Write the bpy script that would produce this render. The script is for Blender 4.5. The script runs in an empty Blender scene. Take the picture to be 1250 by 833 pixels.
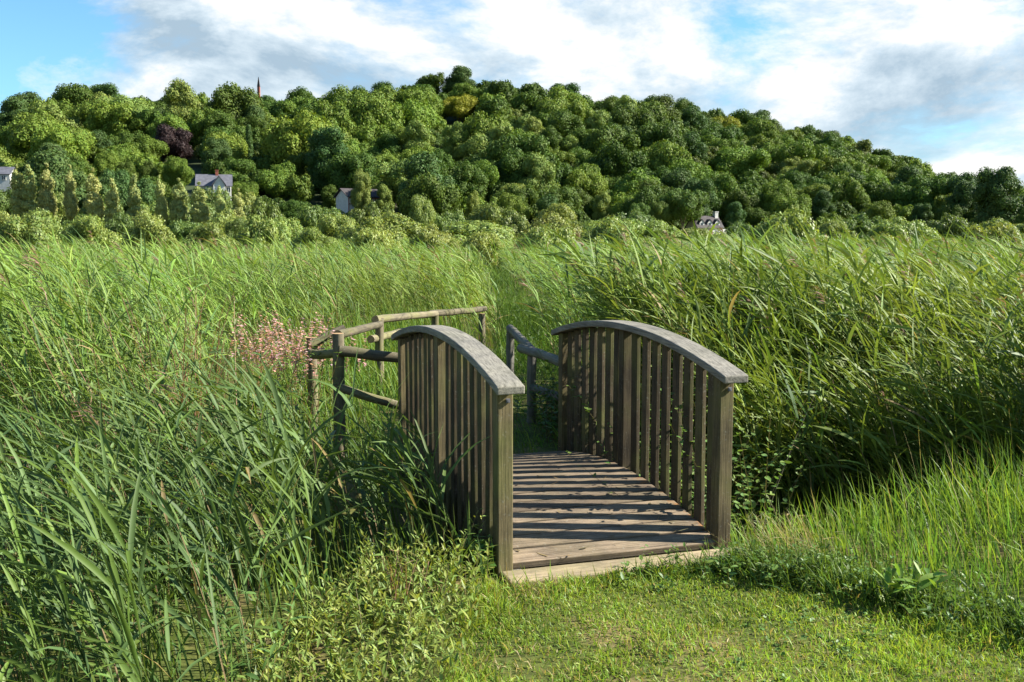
import bpy, math, random
import numpy as np

rng = np.random.default_rng(7)
random.seed(7)
R = math.radians
S = bpy.context.scene
C = S.collection

# ------------------------------------------------------------------ camera
W0, H0, F = 1250.0, 833.0, 1250.0
EYE, PITCH = 1.74, math.atan(132.5 / 1250.0)
cp, sp_ = math.cos(PITCH), math.sin(PITCH)
cd = bpy.data.cameras.new('camera'); cam = bpy.data.objects.new('camera', cd); C.objects.link(cam)
cd.sensor_width = 36.0; cd.lens = 36.0 * F / W0; cd.clip_start = 0.05; cd.clip_end = 20000
cam.location = (0, 0, EYE); cam.rotation_euler = (math.pi / 2 - PITCH, 0, 0)
S.camera = cam

def ray(px, py):
    u = (px - W0 / 2) / F; v = (py - H0 / 2) / F
    return np.array([u, cp - v * sp_, -sp_ - v * cp])
def on_plane(px, py, h=0.0):
    d = ray(px, py); t = (h - EYE) / d[2]
    return np.array([0, 0, EYE]) + d * t
def at_depth(px, py, y):
    d = ray(px, py); return np.array([0, 0, EYE]) + d * (y / d[1])
def project(p):
    x, y, z = p[0], p[1], p[2] - EYE
    dz = y * cp - z * sp_; up = y * sp_ + z * cp
    return W0 / 2 + F * x / dz, H0 / 2 - F * up / dz

# ------------------------------------------------------------------ materials
def nt(name):
    m = bpy.data.materials.new(name); m.use_nodes = True
    t = m.node_tree; t.nodes.clear()
    out = t.nodes.new('ShaderNodeOutputMaterial')
    return m, t, out
def N(t, typ, **kw):
    n = t.nodes.new(typ)
    for k, v in kw.items():
        if k.startswith('i_'): n.inputs[int(k[2:])].default_value = v
        else: setattr(n, k, v)
    return n
def L(t, a, b): t.links.new(a, b)
def mixc(t, blend, fac, a, b):
    n = N(t, 'ShaderNodeMix', data_type='RGBA', blend_type=blend)
    for sock, val in ((n.inputs[0], fac), (n.inputs[6], a), (n.inputs[7], b)):
        if hasattr(val, 'is_output'): L(t, val, sock)
        elif isinstance(val, (int, float)): sock.default_value = val
        else: sock.default_value = (*val[:3], 1)
    return n.outputs[2]
def ramp(t, src, stops):
    n = N(t, 'ShaderNodeValToRGB'); L(t, src, n.inputs[0])
    e = n.color_ramp.elements
    while len(e) < len(stops): e.new(0.5)
    for k, (p, c) in enumerate(stops):
        e[k].position = p; e[k].color = (*c, 1) if len(c) == 3 else c
    return n.outputs[0]
def math_(t, op, a, b=0.5, clamp=False):
    n = N(t, 'ShaderNodeMath', operation=op, use_clamp=clamp)
    for k, v in enumerate((a, b)):
        if hasattr(v, 'is_output'): L(t, v, n.inputs[k])
        else: n.inputs[k].default_value = v
    return n.outputs[0]

def leaf_mat(name, trans=0.38, rough=0.5, spec=0.25, objvar=0.0, tint=(1, 1, 1), ttint=(1.15, 1.1, 0.55)):
    """foliage: colour from the plant's own 'Col' attribute, thin-leaf translucency"""
    m, t, out = nt(name)
    a = N(t, 'ShaderNodeAttribute', attribute_name='Col')
    col = mixc(t, 'MULTIPLY', 1.0, a.outputs['Color'], tint)
    if objvar > 0:
        oi = N(t, 'ShaderNodeObjectInfo')
        hs = N(t, 'ShaderNodeHueSaturation')
        L(t, math_(t, 'ADD', math_(t, 'MULTIPLY', oi.outputs['Random'], 0.07 * objvar), 0.5 - 0.035 * objvar), hs.inputs['Hue'])
        r2 = math_(t, 'FRACT', math_(t, 'MULTIPLY', oi.outputs['Random'], 37.7))
        L(t, math_(t, 'ADD', math_(t, 'MULTIPLY', r2, 0.6 * objvar), 1 - 0.3 * objvar), hs.inputs['Value'])
        hs.inputs['Saturation'].default_value = 1.0
        L(t, col, hs.inputs['Color']); col = hs.outputs[0]
    p = N(t, 'ShaderNodeBsdfPrincipled')
    L(t, col, p.inputs['Base Color']); p.inputs['Roughness'].default_value = rough
    p.inputs['Specular IOR Level'].default_value = spec
    tr = N(t, 'ShaderNodeBsdfTranslucent')
    L(t, mixc(t, 'MULTIPLY', 1.0, col, ttint), tr.inputs['Color'])
    mx = N(t, 'ShaderNodeMixShader'); mx.inputs[0].default_value = trans
    L(t, p.outputs[0], mx.inputs[1]); L(t, tr.outputs[0], mx.inputs[2]); L(t, mx.outputs[0], out.inputs[0])
    return m

def wood_mat(name, axis, base, dark, moss=0.35, rust=False, scale=1.0):
    m, t, out = nt(name)
    tc = N(t, 'ShaderNodeTexCoord'); oi = N(t, 'ShaderNodeObjectInfo')
    off = N(t, 'ShaderNodeVectorMath', operation='SCALE'); off.inputs[0].default_value = (13.1, 7.7, 21.3)
    L(t, oi.outputs['Random'], off.inputs['Scale'])
    ad = N(t, 'ShaderNodeVectorMath', operation='ADD'); L(t, tc.outputs['Object'], ad.inputs[0]); L(t, off.outputs[0], ad.inputs[1])
    mp = N(t, 'ShaderNodeMapping'); L(t, ad.outputs[0], mp.inputs['Vector'])
    sc = [55 * scale] * 3; sc['xyz'.index(axis)] = 2.2 * scale
    mp.inputs['Scale'].default_value = sc
    g = N(t, 'ShaderNodeTexNoise'); L(t, mp.outputs[0], g.inputs['Vector'])
    g.inputs['Scale'].default_value = 1.6; g.inputs['Detail'].default_value = 7; g.inputs['Roughness'].default_value = 0.65
    gr = ramp(t, g.outputs['Fac'], [(0.28, dark), (0.5, base), (0.72, tuple(min(1, c * 1.45) for c in base))])
    b = N(t, 'ShaderNodeTexNoise'); L(t, ad.outputs[0], b.inputs['Vector'])
    b.inputs['Scale'].default_value = 5; b.inputs['Detail'].default_value = 6; b.inputs['Roughness'].default_value = 0.7
    bl = ramp(t, b.outputs['Fac'], [(0.35, (0.55, 0.55, 0.55)), (0.65, (1.15, 1.12, 1.08))])
    col = mixc(t, 'MULTIPLY', 0.8, gr, bl)
    # silver-grey lichen flecks
    f = N(t, 'ShaderNodeTexNoise'); L(t, ad.outputs[0], f.inputs['Vector']); f.inputs['Scale'].default_value = 70; f.inputs['Detail'].default_value = 4
    col = mixc(t, 'MIX', ramp(t, f.outputs['Fac'], [(0.6, (0, 0, 0)), (0.74, (0.28, 0.28, 0.28))]), col, (0.30, 0.31, 0.27))
    # green algae in patches
    a = N(t, 'ShaderNodeTexNoise'); L(t, ad.outputs[0], a.inputs['Vector']); a.inputs['Scale'].default_value = 3.2; a.inputs['Detail'].default_value = 5
    col = mixc(t, 'MIX', ramp(t, a.outputs['Fac'], [(0.45, (0, 0, 0)), (0.7, (moss, moss, moss))]), col, (0.13, 0.14, 0.035))
    if rust:
        s = N(t, 'ShaderNodeSeparateXYZ'); L(t, tc.outputs['Object'], s.inputs[0])
        rn = N(t, 'ShaderNodeTexNoise'); L(t, ad.outputs[0], rn.inputs['Vector']); rn.inputs['Scale'].default_value = 11; rn.inputs['Detail'].default_value = 5
        k = math_(t, 'ADD', math_(t, 'MULTIPLY', s.outputs['X'], 1.6), -0.93)
        k = math_(t, 'ADD', k, rn.outputs['Fac'])
        col = mixc(t, 'MIX', ramp(t, k, [(0.52, (0, 0, 0)), (0.75, (0.8, 0.8, 0.8))]), col, (0.33, 0.13, 0.025))
    hv = N(t, 'ShaderNodeHueSaturation'); L(t, col, hv.inputs['Color'])
    L(t, math_(t, 'ADD', math_(t, 'MULTIPLY', oi.outputs['Random'], 0.5), 0.75), hv.inputs['Value'])
    p = N(t, 'ShaderNodeBsdfPrincipled'); L(t, hv.outputs[0], p.inputs['Base Color'])
    p.inputs['Roughness'].default_value = 0.85; p.inputs['Specular IOR Level'].default_value = 0.2
    bm = N(t, 'ShaderNodeBump'); bm.inputs['Strength'].default_value = 0.6; bm.inputs['Distance'].default_value = 0.004
    L(t, g.outputs['Fac'], bm.inputs['Height']); L(t, bm.outputs[0], p.inputs['Normal'])
    L(t, p.outputs[0], out.inputs[0])
    return m

def plain_mat(name, col, var=0.3, scale=4.0, rough=0.8, spec=0.3, bump=0.0):
    m, t, out = nt(name)
    tc = N(t, 'ShaderNodeTexCoord')
    n = N(t, 'ShaderNodeTexNoise'); L(t, tc.outputs['Object'], n.inputs['Vector']); n.inputs['Scale'].default_value = scale; n.inputs['Detail'].default_value = 6
    c = ramp(t, n.outputs['Fac'], [(0.3, tuple(x * (1 - var) for x in col)), (0.7, tuple(min(1, x * (1 + var)) for x in col))])
    p = N(t, 'ShaderNodeBsdfPrincipled'); L(t, c, p.inputs['Base Color']); p.inputs['Roughness'].default_value = rough
    p.inputs['Specular IOR Level'].default_value = spec
    if bump:
        b = N(t, 'ShaderNodeBump'); b.inputs['Strength'].default_value = bump; L(t, n.outputs['Fac'], b.inputs['Height']); L(t, b.outputs[0], p.inputs['Normal'])
    L(t, p.outputs[0], out.inputs[0])
    return m

def ground_mat():
    m, t, out = nt('marsh_ground')
    tc = N(t, 'ShaderNodeTexCoord')
    n1 = N(t, 'ShaderNodeTexNoise'); L(t, tc.outputs['Object'], n1.inputs['Vector']); n1.inputs['Scale'].default_value = 1.3; n1.inputs['Detail'].default_value = 8; n1.inputs['Roughness'].default_value = 0.7
    n2 = N(t, 'ShaderNodeTexNoise'); L(t, tc.outputs['Object'], n2.inputs['Vector']); n2.inputs['Scale'].default_value = 40; n2.inputs['Detail'].default_value = 6
    c = ramp(t, n1.outputs['Fac'], [(0.35, (0.055, 0.075, 0.018)), (0.5, (0.085, 0.10, 0.025)), (0.62, (0.17, 0.135, 0.06))])
    c = mixc(t, 'MULTIPLY', 0.8, c, ramp(t, n2.outputs['Fac'], [(0.3, (0.5, 0.5, 0.5)), (0.7, (1.25, 1.2, 1.1))]))
    p = N(t, 'ShaderNodeBsdfPrincipled'); L(t, c, p.inputs['Base Color']); p.inputs['Roughness'].default_value = 0.95; p.inputs['Specular IOR Level'].default_value = 0.1
    b = N(t, 'ShaderNodeBump'); b.inputs['Strength'].default_value = 0.25; b.inputs['Distance'].default_value = 0.01; L(t, n2.outputs['Fac'], b.inputs['Height']); L(t, b.outputs[0], p.inputs['Normal'])
    L(t, p.outputs[0], out.inputs[0]); return m

M_reed = leaf_mat('reed_leaf', 0.32, 0.55, 0.2)
M_grass = leaf_mat('grass_blade', 0.42, 0.5, 0.25)
M_herb = leaf_mat('herb_leaf', 0.35, 0.5, 0.3)
M_bush = leaf_mat('bush_leaf', 0.32, 0.5, 0.25, objvar=0.5)
M_tree = leaf_mat('tree_leaf', 0.24, 0.6, 0.12, objvar=0.42, ttint=(1.1, 1.1, 0.5))
M_beech = leaf_mat('copper_leaf', 0.15, 0.6, 0.15, ttint=(1.1, 0.8, 0.8))
M_bark = plain_mat('bark', (0.12, 0.095, 0.07), 0.4, 6, bump=0.5)
M_ground = ground_mat()
M_hill = plain_mat('woodland_floor', (0.035, 0.05, 0.015), 0.5, 0.15)
M_lawn = plain_mat('garden_lawn', (0.07, 0.14, 0.025), 0.3, 0.4)
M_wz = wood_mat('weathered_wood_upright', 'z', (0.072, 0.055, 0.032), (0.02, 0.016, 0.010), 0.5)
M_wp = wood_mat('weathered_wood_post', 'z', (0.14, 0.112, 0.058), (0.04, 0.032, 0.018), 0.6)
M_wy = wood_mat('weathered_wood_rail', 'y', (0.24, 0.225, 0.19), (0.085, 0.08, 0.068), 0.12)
M_wx = wood_mat('weathered_wood_plank', 'x', (0.165, 0.126, 0.086), (0.042, 0.032, 0.022), 0.10, rust=True)
M_sill = wood_mat('weathered_wood_sill', 'x', (0.23, 0.185, 0.115), (0.10, 0.08, 0.05), 0.3)
M_log = wood_mat('rustic_log', 'x', (0.125, 0.108, 0.07), (0.042, 0.037, 0.025), 0.5, scale=0.6)
M_logend = plain_mat('cut_log_end', (0.33, 0.21, 0.10), 0.3, 30)
M_log2 = wood_mat('grey_log', 'x', (0.13, 0.125, 0.11), (0.05, 0.048, 0.042), 0.25, scale=0.6)
M_white = plain_mat('white_render', (0.5, 0.5, 0.46), 0.15, 2)
M_stone = plain_mat('pale_stone', (0.45, 0.44, 0.41), 0.25, 3)
M_slate = plain_mat('slate', (0.10, 0.10, 0.115), 0.25, 1.5, 0.6)
M_brownroof = plain_mat('brown_tile', (0.05, 0.042, 0.042), 0.3, 1.5)
M_brick = plain_mat('red_brick', (0.27, 0.085, 0.055), 0.3, 5)
M_timber = plain_mat('red_timber', (0.22, 0.05, 0.035), 0.2, 5)
M_glass = plain_mat('window_pane', (0.05, 0.06, 0.07), 0.2, 2, 0.12, 0.5)
M_water = plain_mat('ditch_water', (0.015, 0.018, 0.01), 0.3, 2, 0.06, 0.5)

# ------------------------------------------------------------------ object helpers
def tag(o, label=None, cat=None, group=None, kind=None):
    if label: o['label'] = label
    if cat: o['category'] = cat
    if group: o['group'] = group
    if kind: o['kind'] = kind
    return o
def empty(name, loc=(0, 0, 0), rz=0.0):
    o = bpy.data.objects.new(name, None); o.empty_display_size = 0.2; C.objects.link(o)
    o.location = loc; o.rotation_euler = (0, 0, rz); return o
def link(name, me, parent=None):
    o = bpy.data.objects.new(name, me); C.objects.link(o)
    if parent: o.parent = parent
    return o
def copy_obj(o, parent=None):
    c = o.copy(); C.objects.link(c)
    if parent is not None: c.parent = parent
    return c

class Buf:
    """collects quads with a colour per vertex, builds one mesh"""
    def __init__(s): s.v, s.f, s.c, s.n = [], [], [], 0
    def add(s, v, f, c):
        v = np.asarray(v, float).reshape(-1, 3); f = np.asarray(f, np.int64).reshape(-1, 4)
        c = np.broadcast_to(np.asarray(c, float), v.shape) if np.ndim(c) == 1 else np.asarray(c, float).reshape(-1, 3)
        s.v.append(v); s.f.append(f + s.n); s.c.append(c); s.n += len(v)
    def mesh(s, name, mat, smooth=True):
        v = np.concatenate(s.v); f = np.concatenate(s.f); c = np.concatenate(s.c)
        me = bpy.data.meshes.new(name)
        me.vertices.add(len(v)); me.vertices.foreach_set('co', v.astype(np.float32).ravel())
        me.loops.add(len(f) * 4); me.loops.foreach_set('vertex_index', f.astype(np.int32).ravel())
        me.polygons.add(len(f)); me.polygons.foreach_set('loop_start', np.arange(0, len(f) * 4, 4, dtype=np.int32))
        try: me.polygons.foreach_set('loop_total', np.full(len(f), 4, np.int32))
        except Exception: pass
        me.polygons.foreach_set('use_smooth', np.full(len(f), smooth, bool))
        at = me.color_attributes.new('Col', 'FLOAT_COLOR', 'POINT')
        at.data.foreach_set('color', np.concatenate([c, np.ones((len(c), 1))], 1).astype(np.float32).ravel())
        me.materials.append(mat); me.update(calc_edges=True)
        return me

def unit(a): return a / np.maximum(np.linalg.norm(a, axis=-1, keepdims=True), 1e-9)

def ribbons(buf, P, D, Sd, ln, wd, bend, prof, col, fold=0.0, tipcol=None):
    """N curved blades: start P, unit direction D, side Sd, length, width, bend (added times t^2)"""
    P = np.asarray(P, float); n = len(P)
    if n == 0: return
    K = len(prof); t = np.linspace(0, 1, K)
    prof = np.asarray(prof)
    ln = np.broadcast_to(ln, n); wd = np.broadcast_to(wd, n)
    Ct = P[:, None] + ln[:, None, None] * (D[:, None] * t[None, :, None] + bend[:, None] * (t ** 2)[None, :, None])
    half = 0.5 * wd[:, None] * prof[None]
    side = Sd[:, None] * half[..., None]
    if fold:
        T = unit(D[:, None] + 2 * bend[:, None] * t[None, :, None])
        nr = np.cross(np.broadcast_to(Sd[:, None], T.shape), T)
        mid = Ct - nr * (half * fold)[..., None]
        V = np.stack([Ct - side, mid, Ct + side], 2); A = 3
    else:
        V = np.stack([Ct - side, Ct + side], 2); A = 2
    base = (np.arange(n) * K * A)[:, None, None]
    k = np.arange(K - 1)[None, :, None] * A; a = np.arange(A - 1)[None, None, :]
    i0 = base + k + a
    f = np.stack([i0, i0 + 1, i0 + A + 1, i0 + A], -1).reshape(-1, 4)
    col = np.broadcast_to(col, (n, 3))
    if tipcol is None: cc = np.broadcast_to(col[:, None, None], V.shape)
    else:
        tc = np.broadcast_to(tipcol, (n, 3))
        cc = np.broadcast_to((col[:, None] * (1 - t)[None, :, None] + tc[:, None] * t[None, :, None])[:, :, None], V.shape)
    buf.add(V, f, cc.reshape(-1, 3))

def dirs(az, el):
    return np.stack([np.cos(el) * np.cos(az), np.cos(el) * np.sin(az), np.sin(el)], -1)
def side_of(D, roll=None):
    s = np.cross(D, np.array([0, 0, 1.0])); s = unit(s + 1e-6)
    if roll is not None:
        u = np.cross(s, D); s = s * np.cos(roll)[:, None] + u * np.sin(roll)[:, None]
    return s
def jit(n, col, amt=0.25, hue=0.15):
    col = np.asarray(col, float)
    b = 1 + amt * rng.uniform(-1, 1, (n, 1)); y = hue * rng.uniform(-1, 1, (n, 1))
    return np.clip(col * b * (1 + y * np.array([1.0, 0.1, -0.6])), 0.002, 0.9)

# ------------------------------------------------------------------ bridge frame
NR = on_plane(881, 661); NL = on_plane(617, 690)
ac = NR - NL; BW = float(np.hypot(ac[0], ac[1])); TH = math.atan2(ac[1], ac[0]) - R(1.0)
BL, RISE, PH = 2.55, 0.145, 0.945
BC = (NL + NR) / 2
ex = np.array([math.cos(TH), math.sin(TH)]); ey = np.array([-math.sin(TH), math.cos(TH)])
def to_local(x, y):
    dx, dy = x - BC[0], y - BC[1]
    return dx * ex[0] + dy * ex[1], dx * ey[0] + dy * ey[1]
def to_world(u, v): return BC[0] + u * ex[0] + v * ey[0], BC[1] + u * ex[1] + v * ey[1]

def arc(y): q = np.clip(np.asarray(y, float) / BL, -0.1, 1.1); return RISE * 4 * q * (1 - q)

# ------------------------------------------------------------------ terrain
def smooth(a, b, x):
    q = np.clip((np.asarray(x, float) - a) / (b - a), 0, 1); return q * q * (3 - 2 * q)
def ground(x, y):
    x = np.asarray(x, float); y = np.asarray(y, float)
    u, v = to_local(x, y)
    d = (v - 1.3 + 0.12 * np.sin(u * 1.3))
    ditch = -0.75 * np.exp(-(d / 0.62) ** 2) * (1 - smooth(9, 14, np.abs(u)))
    bumps = 0.02 * np.sin(x * 2.1 + 0.5) * np.sin(y * 1.7) + 0.012 * np.sin(x * 5.3) * np.sin(y * 4.1 + 1)
    near = np.exp(-((u / 1.2) ** 2 + ((v + 0.2) / 0.6) ** 2))
    return -0.06 + ditch + bumps * (1 - near)

EPX = [-900, -300, -60, 0, 40, 100, 160, 240, 320, 420, 480, 560, 620, 700, 740, 860, 970, 1050, 1150, 1250, 1400, 1600, 2200]
EEL = [30, 70, 130, 148, 168, 184, 180, 186, 180, 180, 191, 204, 202, 182, 181, 166, 140, 119, 86, 56, 26, 14, 6]
def ridge(px): return np.interp(px, [-900, 0, 650, 900, 1250, 1600, 2200], [480, 420, 420, 470, 620, 850, 1200])
def basey(px): return np.interp(px, [-900, 0, 250, 500, 800, 1250, 2200], [160, 165, 170, 190, 232, 215, 220])
def hill(x, y):
    x = np.asarray(x, float); y = np.maximum(np.asarray(y, float), 1.0)
    px = 625 + 1250 * x / y
    Rg, B = ridge(px), basey(px)
    Hr = np.maximum(np.interp(px, EPX, EEL) / 1250 * Rg - 17.0, 1.0)
    t = (y - B) / (Rg - B)
    up = np.clip(t, 0, 1) ** 1.12
    over = np.clip((y - Rg) / 500, 0, 1)
    return -1.0 * (t < 0) + (Hr + 1) * up * (1 - 0.8 * over) - 1.0 * (t >= 0)
def hill_z(x, y): return float(max(hill(x, y), -0.06))

def grid_mesh(name, X, Y, Z, mat):
    n, m = X.shape
    b = Buf(); i = np.arange(n * m).reshape(n, m)
    f = np.stack([i[:-1, :-1], i[1:, :-1], i[1:, 1:], i[:-1, 1:]], -1)
    b.add(np.stack([X, Y, Z], -1), f, (0.1, 0.1, 0.1))
    return link(name, b.mesh(name, mat))
fine = np.concatenate([-np.geomspace(5, 6000, 40)[::-1], np.arange(-4.9, 4.95, 0.1), np.geomspace(5, 6000, 40)])
finey = np.concatenate([-np.geomspace(1, 3000, 20)[::-1], np.arange(-0.9, 14, 0.1), np.geomspace(14.2, 9000, 50)])
X, Y = np.meshgrid(fine, finey, indexing='ij')
tag(grid_mesh('ground', X, Y, ground(X, Y), M_ground), 'flat marsh ground under the reeds and grass', None, None, 'structure')
pxs = np.arange(-900, 2201, 12.0); ts = np.concatenate([np.linspace(-0.06, 1, 40), np.linspace(1.1, 3, 12)])
PX, T = np.meshgrid(pxs, ts, indexing='ij')
Yh = basey(PX) + T * (ridge(PX) - basey(PX)); Xh = (PX - 625) / 1250 * Yh
tag(grid_mesh('hill', Xh, Yh, hill(Xh, Yh), M_hill), 'wooded hill rising behind the marsh', None, None, 'structure')
# water lying in the ditch under the bridge
b = Buf(); uu = np.linspace(-9, 9, 30)
q = []
for s in (-0.42, 0.42):
    wx, wy = to_world(uu, 1.3 + s - 0.12 * np.sin(uu * 1.3)); q.append(np.stack([wx, wy, np.full_like(wx, -0.56)], -1))
q = np.stack(q, 1); i = np.arange(60).reshape(30, 2)
b.add(q, np.stack([i[:-1, 0], i[:-1, 1], i[1:, 1], i[1:, 0]], -1), (0, 0, 0))
tag(link('ditch_water', b.mesh('ditch_water', M_water)), 'dark still ditch water under the footbridge', None, None, 'structure')

# ------------------------------------------------------------------ solids
def box_faces():
    return np.array([[0, 3, 2, 1], [4, 5, 6, 7], [0, 1, 5, 4], [1, 2, 6, 5], [2, 3, 7, 6], [3, 0, 4, 7]])
def add_box(buf, x0, x1, y0, y1, z0, z1, col=(0.2, 0.2, 0.2)):
    v = [(x0, y0, z0), (x1, y0, z0), (x1, y1, z0), (x0, y1, z0), (x0, y0, z1), (x1, y0, z1), (x1, y1, z1), (x0, y1, z1)]
    buf.add(v, box_faces(), col)
def bevel(o, w=0.006, seg=2):
    m = o.modifiers.new('bevel', 'BEVEL'); m.width = w; m.segments = seg; m.limit_method = 'ANGLE'; m.angle_limit = R(40)
def solid(name, fn, mat, parent=None, bev=0.0, smooth=False):
    b = Buf(); fn(b); o = link(name, b.mesh(name, mat, smooth), parent)
    if bev: bevel(o, bev)
    return o
def log_mesh(name, length, r0, r1, mat, endmat=None, seed=0, seg=12, rings=10):
    """a round log along local X from 0 to length, slightly crooked"""
    rs = np.random.default_rng(seed)
    t = np.linspace(0, 1, rings); a = np.linspace(0, 2 * np.pi, seg, endpoint=False)
    off = np.cumsum(rs.normal(0, 0.003, (rings, 2)), 0); off -= np.linspace(0, 1, rings)[:, None] * off[-1]
    lump = 1 + rs.normal(0, 0.035, (rings, seg))
    r = (r0 + (r1 - r0) * t)[:, None] * lump
    V = np.stack([np.broadcast_to(t[:, None] * length, r.shape), np.cos(a)[None] * r + off[:, :1], np.sin(a)[None] * r + off[:, 1:]], -1)
    b = Buf(); i = np.arange(rings * seg).reshape(rings, seg); j = np.roll(i, -1, 1)
    b.add(V, np.stack([i[:-1], i[1:], j[1:], j[:-1]], -1), (0.2, 0.2, 0.2))
    me = b.mesh(name, mat)
    import bmesh
    bm = bmesh.new(); bm.from_mesh(me); bm.verts.ensure_lookup_table(); allv = list(bm.verts)
    for ring, flip in ((0, True), (rings - 1, False)):
        vs = [allv[ring * seg + k] for k in range(seg)]
        vs = [bm.verts.new(v.co + (v.normal * 0)) for v in vs]
        f = bm.faces.new(vs if not flip else vs[::-1]); f.smooth = False; f.material_index = 1 if endmat else 0
    bm.to_mesh(me); bm.free()
    if endmat: me.materials.append(endmat)
    return me
def orient(o, a, b_):
    from mathutils import Vector
    d = Vector(b_) - Vector(a); o.location = a
    o.rotation_mode = 'QUATERNION'; o.rotation_quaternion = d.to_track_quat('X', 'Z')

# ------------------------------------------------------------------ footbridge
br = empty('footbridge', (BC[0], BC[1], 0.0), TH)
tag(br, 'arched wooden footbridge with two slatted parapets crossing the reedy ditch', 'bridge')
HWd = BW / 2
npl = 17; pw = BL / npl
def slope(y): return math.atan2(float(arc(y + 0.01) - arc(y - 0.01)), 0.02)
for k in range(npl):
    yc = (k + 0.5) * pw
    e = random.uniform(-0.012, 0.012)
    def pl(b, e=e):
        add_box(b, -HWd + 0.02 + random.uniform(0, .008), HWd - 0.02 - random.uniform(0, .008), -pw / 2 + 0.006, pw / 2 - 0.006, -0.04, 0)
    o = solid('plank', pl, M_wx, br, 0.005)
    o.location = (0, yc, float(arc(yc)) + random.uniform(-0.002, 0.002)); o.rotation_euler = (slope(yc), 0, e * 0.3)
def beam(b, x0, x1, z0, z1, ya, yb, n=16):
    ys = np.linspace(ya, yb, n)
    for y0, y1 in ((ys, None),):
        z = arc(ys)
        V = np.stack([np.stack([np.full(n, x), ys, z + h], -1) for x, h in ((x0, z0), (x1, z0), (x1, z1), (x0, z1))], 1)
        i = np.arange(n * 4).reshape(n, 4); j = np.roll(i, -1, 1)
        f = np.stack([i[:-1], j[:-1], j[1:], i[1:]], -1).reshape(-1, 4)
        f = np.concatenate([f, [i[0][::-1]], [i[-1]]])
        b.add(V, f, (0.2, 0.2, 0.2))
for s in (-1, 1):
    xs = sorted((s * (HWd - 0.10), s * (HWd - 0.018)))
    o = solid('stringer', lambda b: beam(b, xs[0], xs[1], -0.22, -0.044, 0.0, BL), M_wy, br, 0.004)
    hx = s * HWd
    o = solid('handrail', lambda b: beam(b, hx - 0.075, hx + 0.075, PH, PH + 0.045, -0.11, BL + 0.10, 28), M_wy, br, 0.008)
    for m in o.modifiers: m.segments = 3
    # posts: near, middle, far
    for py_, w in ((0.0, 0.085), (BL * 0.53, 0.08), (BL, 0.085)):
        z = float(arc(py_))
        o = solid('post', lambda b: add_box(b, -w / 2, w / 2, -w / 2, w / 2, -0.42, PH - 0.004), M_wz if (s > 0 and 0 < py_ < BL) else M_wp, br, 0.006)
        o.location = (hx, py_ + (0.03 if py_ == 0 else (-0.03 if py_ == BL else 0)), z + (0.0 if 0 < py_ < BL else 0.012))
    o = solid('bolt', lambda b: [add_box(b, -.011, .011, -.006, .004, -.011, .011), add_box(b, -.006, .006, -.0085, -.0062, -.006, .006)], M_slate, br, 0.002)
    o.location = (hx + .012, -.0185, PH - .07)
    nb = 16; first = None
    for k in range(nb):
        y = 0.145 + k * (BL - 0.29) / (nb - 1)
        if abs(y - BL * 0.53) < 0.075: continue
        if first is None:
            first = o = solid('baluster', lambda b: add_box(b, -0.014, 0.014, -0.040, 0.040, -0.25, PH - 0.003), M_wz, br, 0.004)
        else: o = copy_obj(first, br)
        o.location = (hx + 0.004, y + random.uniform(-0.004, 0.004), float(arc(y)) - 0.0)
        o.rotation_euler = (random.uniform(-0.006, 0.006), random.uniform(-.004, .004), random.uniform(-0.05, 0.05))
o = solid('sill_beam', lambda b: add_box(b, -HWd - 0.03, HWd + 0.13, -0.185, -0.006, -0.16, -0.030), M_sill, br, 0.012)
o = solid('sill_beam', lambda b: add_box(b, -HWd - 0.05, HWd + 0.05, BL + 0.02, BL + 0.15, -0.16, -0.035), M_sill, br, 0.012)

lb = Buf(); n = 60
lu = rng.uniform(-HWd + .08, HWd - .06, n); lv = np.abs(rng.normal(0, .9, n)).clip(0.02, BL - .05); wx, wy = to_world(lu, lv)
la = rng.uniform(0, 6.28, n); LDv = dirs(la, rng.uniform(0, .25, n))
ribbons(lb, np.stack([wx, wy, arc(lv) + .004], -1), LDv, side_of(LDv), rng.uniform(.02, .075, n), rng.choice([.003, .004, .014], n), np.tile([0, 0, .1], (n, 1)), [.4, 1, .8, .1], jit(n, (.2, .15, .07), .5, .2))
M_litter = leaf_mat('dry_litter', .1, .7, .1)
tag(link('leaf_litter', lb.mesh('leaf_litter', M_litter)), 'dry straw bits and leaf litter fallen on the bridge deck', 'litter', None, 'stuff')

# ------------------------------------------------------------------ rustic fences
def fence(name, label, posts, rails, mat, endmat, seed):
    p0 = posts[0]
    f = tag(empty(name, (p0[0], p0[1], float(ground(p0[0], p0[1])))), label, 'fence')
    k = seed
    def put(part, a, b_, r0, r1):
        nonlocal k
        k += 1
        ln = float(np.linalg.norm(np.subtract(b_, a)))
        o = link(part, log_mesh(part, ln, r0, r1, mat, endmat, k), f)
        orient(o, tuple(np.subtract(a, f.location)), tuple(np.subtract(b_, f.location)))
    for x, y, h in posts: put('post', (x, y, float(ground(x, y)) - 0.3), (x + 0.01, y, h), 0.046, 0.044)
    for a, b_, r in rails: put('rail', a, b_, r, r * 0.92)
P = at_depth
p1 = P(411, 412, 7.7)
e_up = P(498, 438, 7.75); e_lo = P(499, 499, 7.75)
pA = P(386, 412, 8.6); pB = P(462, 388, 10.6); pC = P(530, 379, 12.3); pD = P(592, 374, 13.6)
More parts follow.
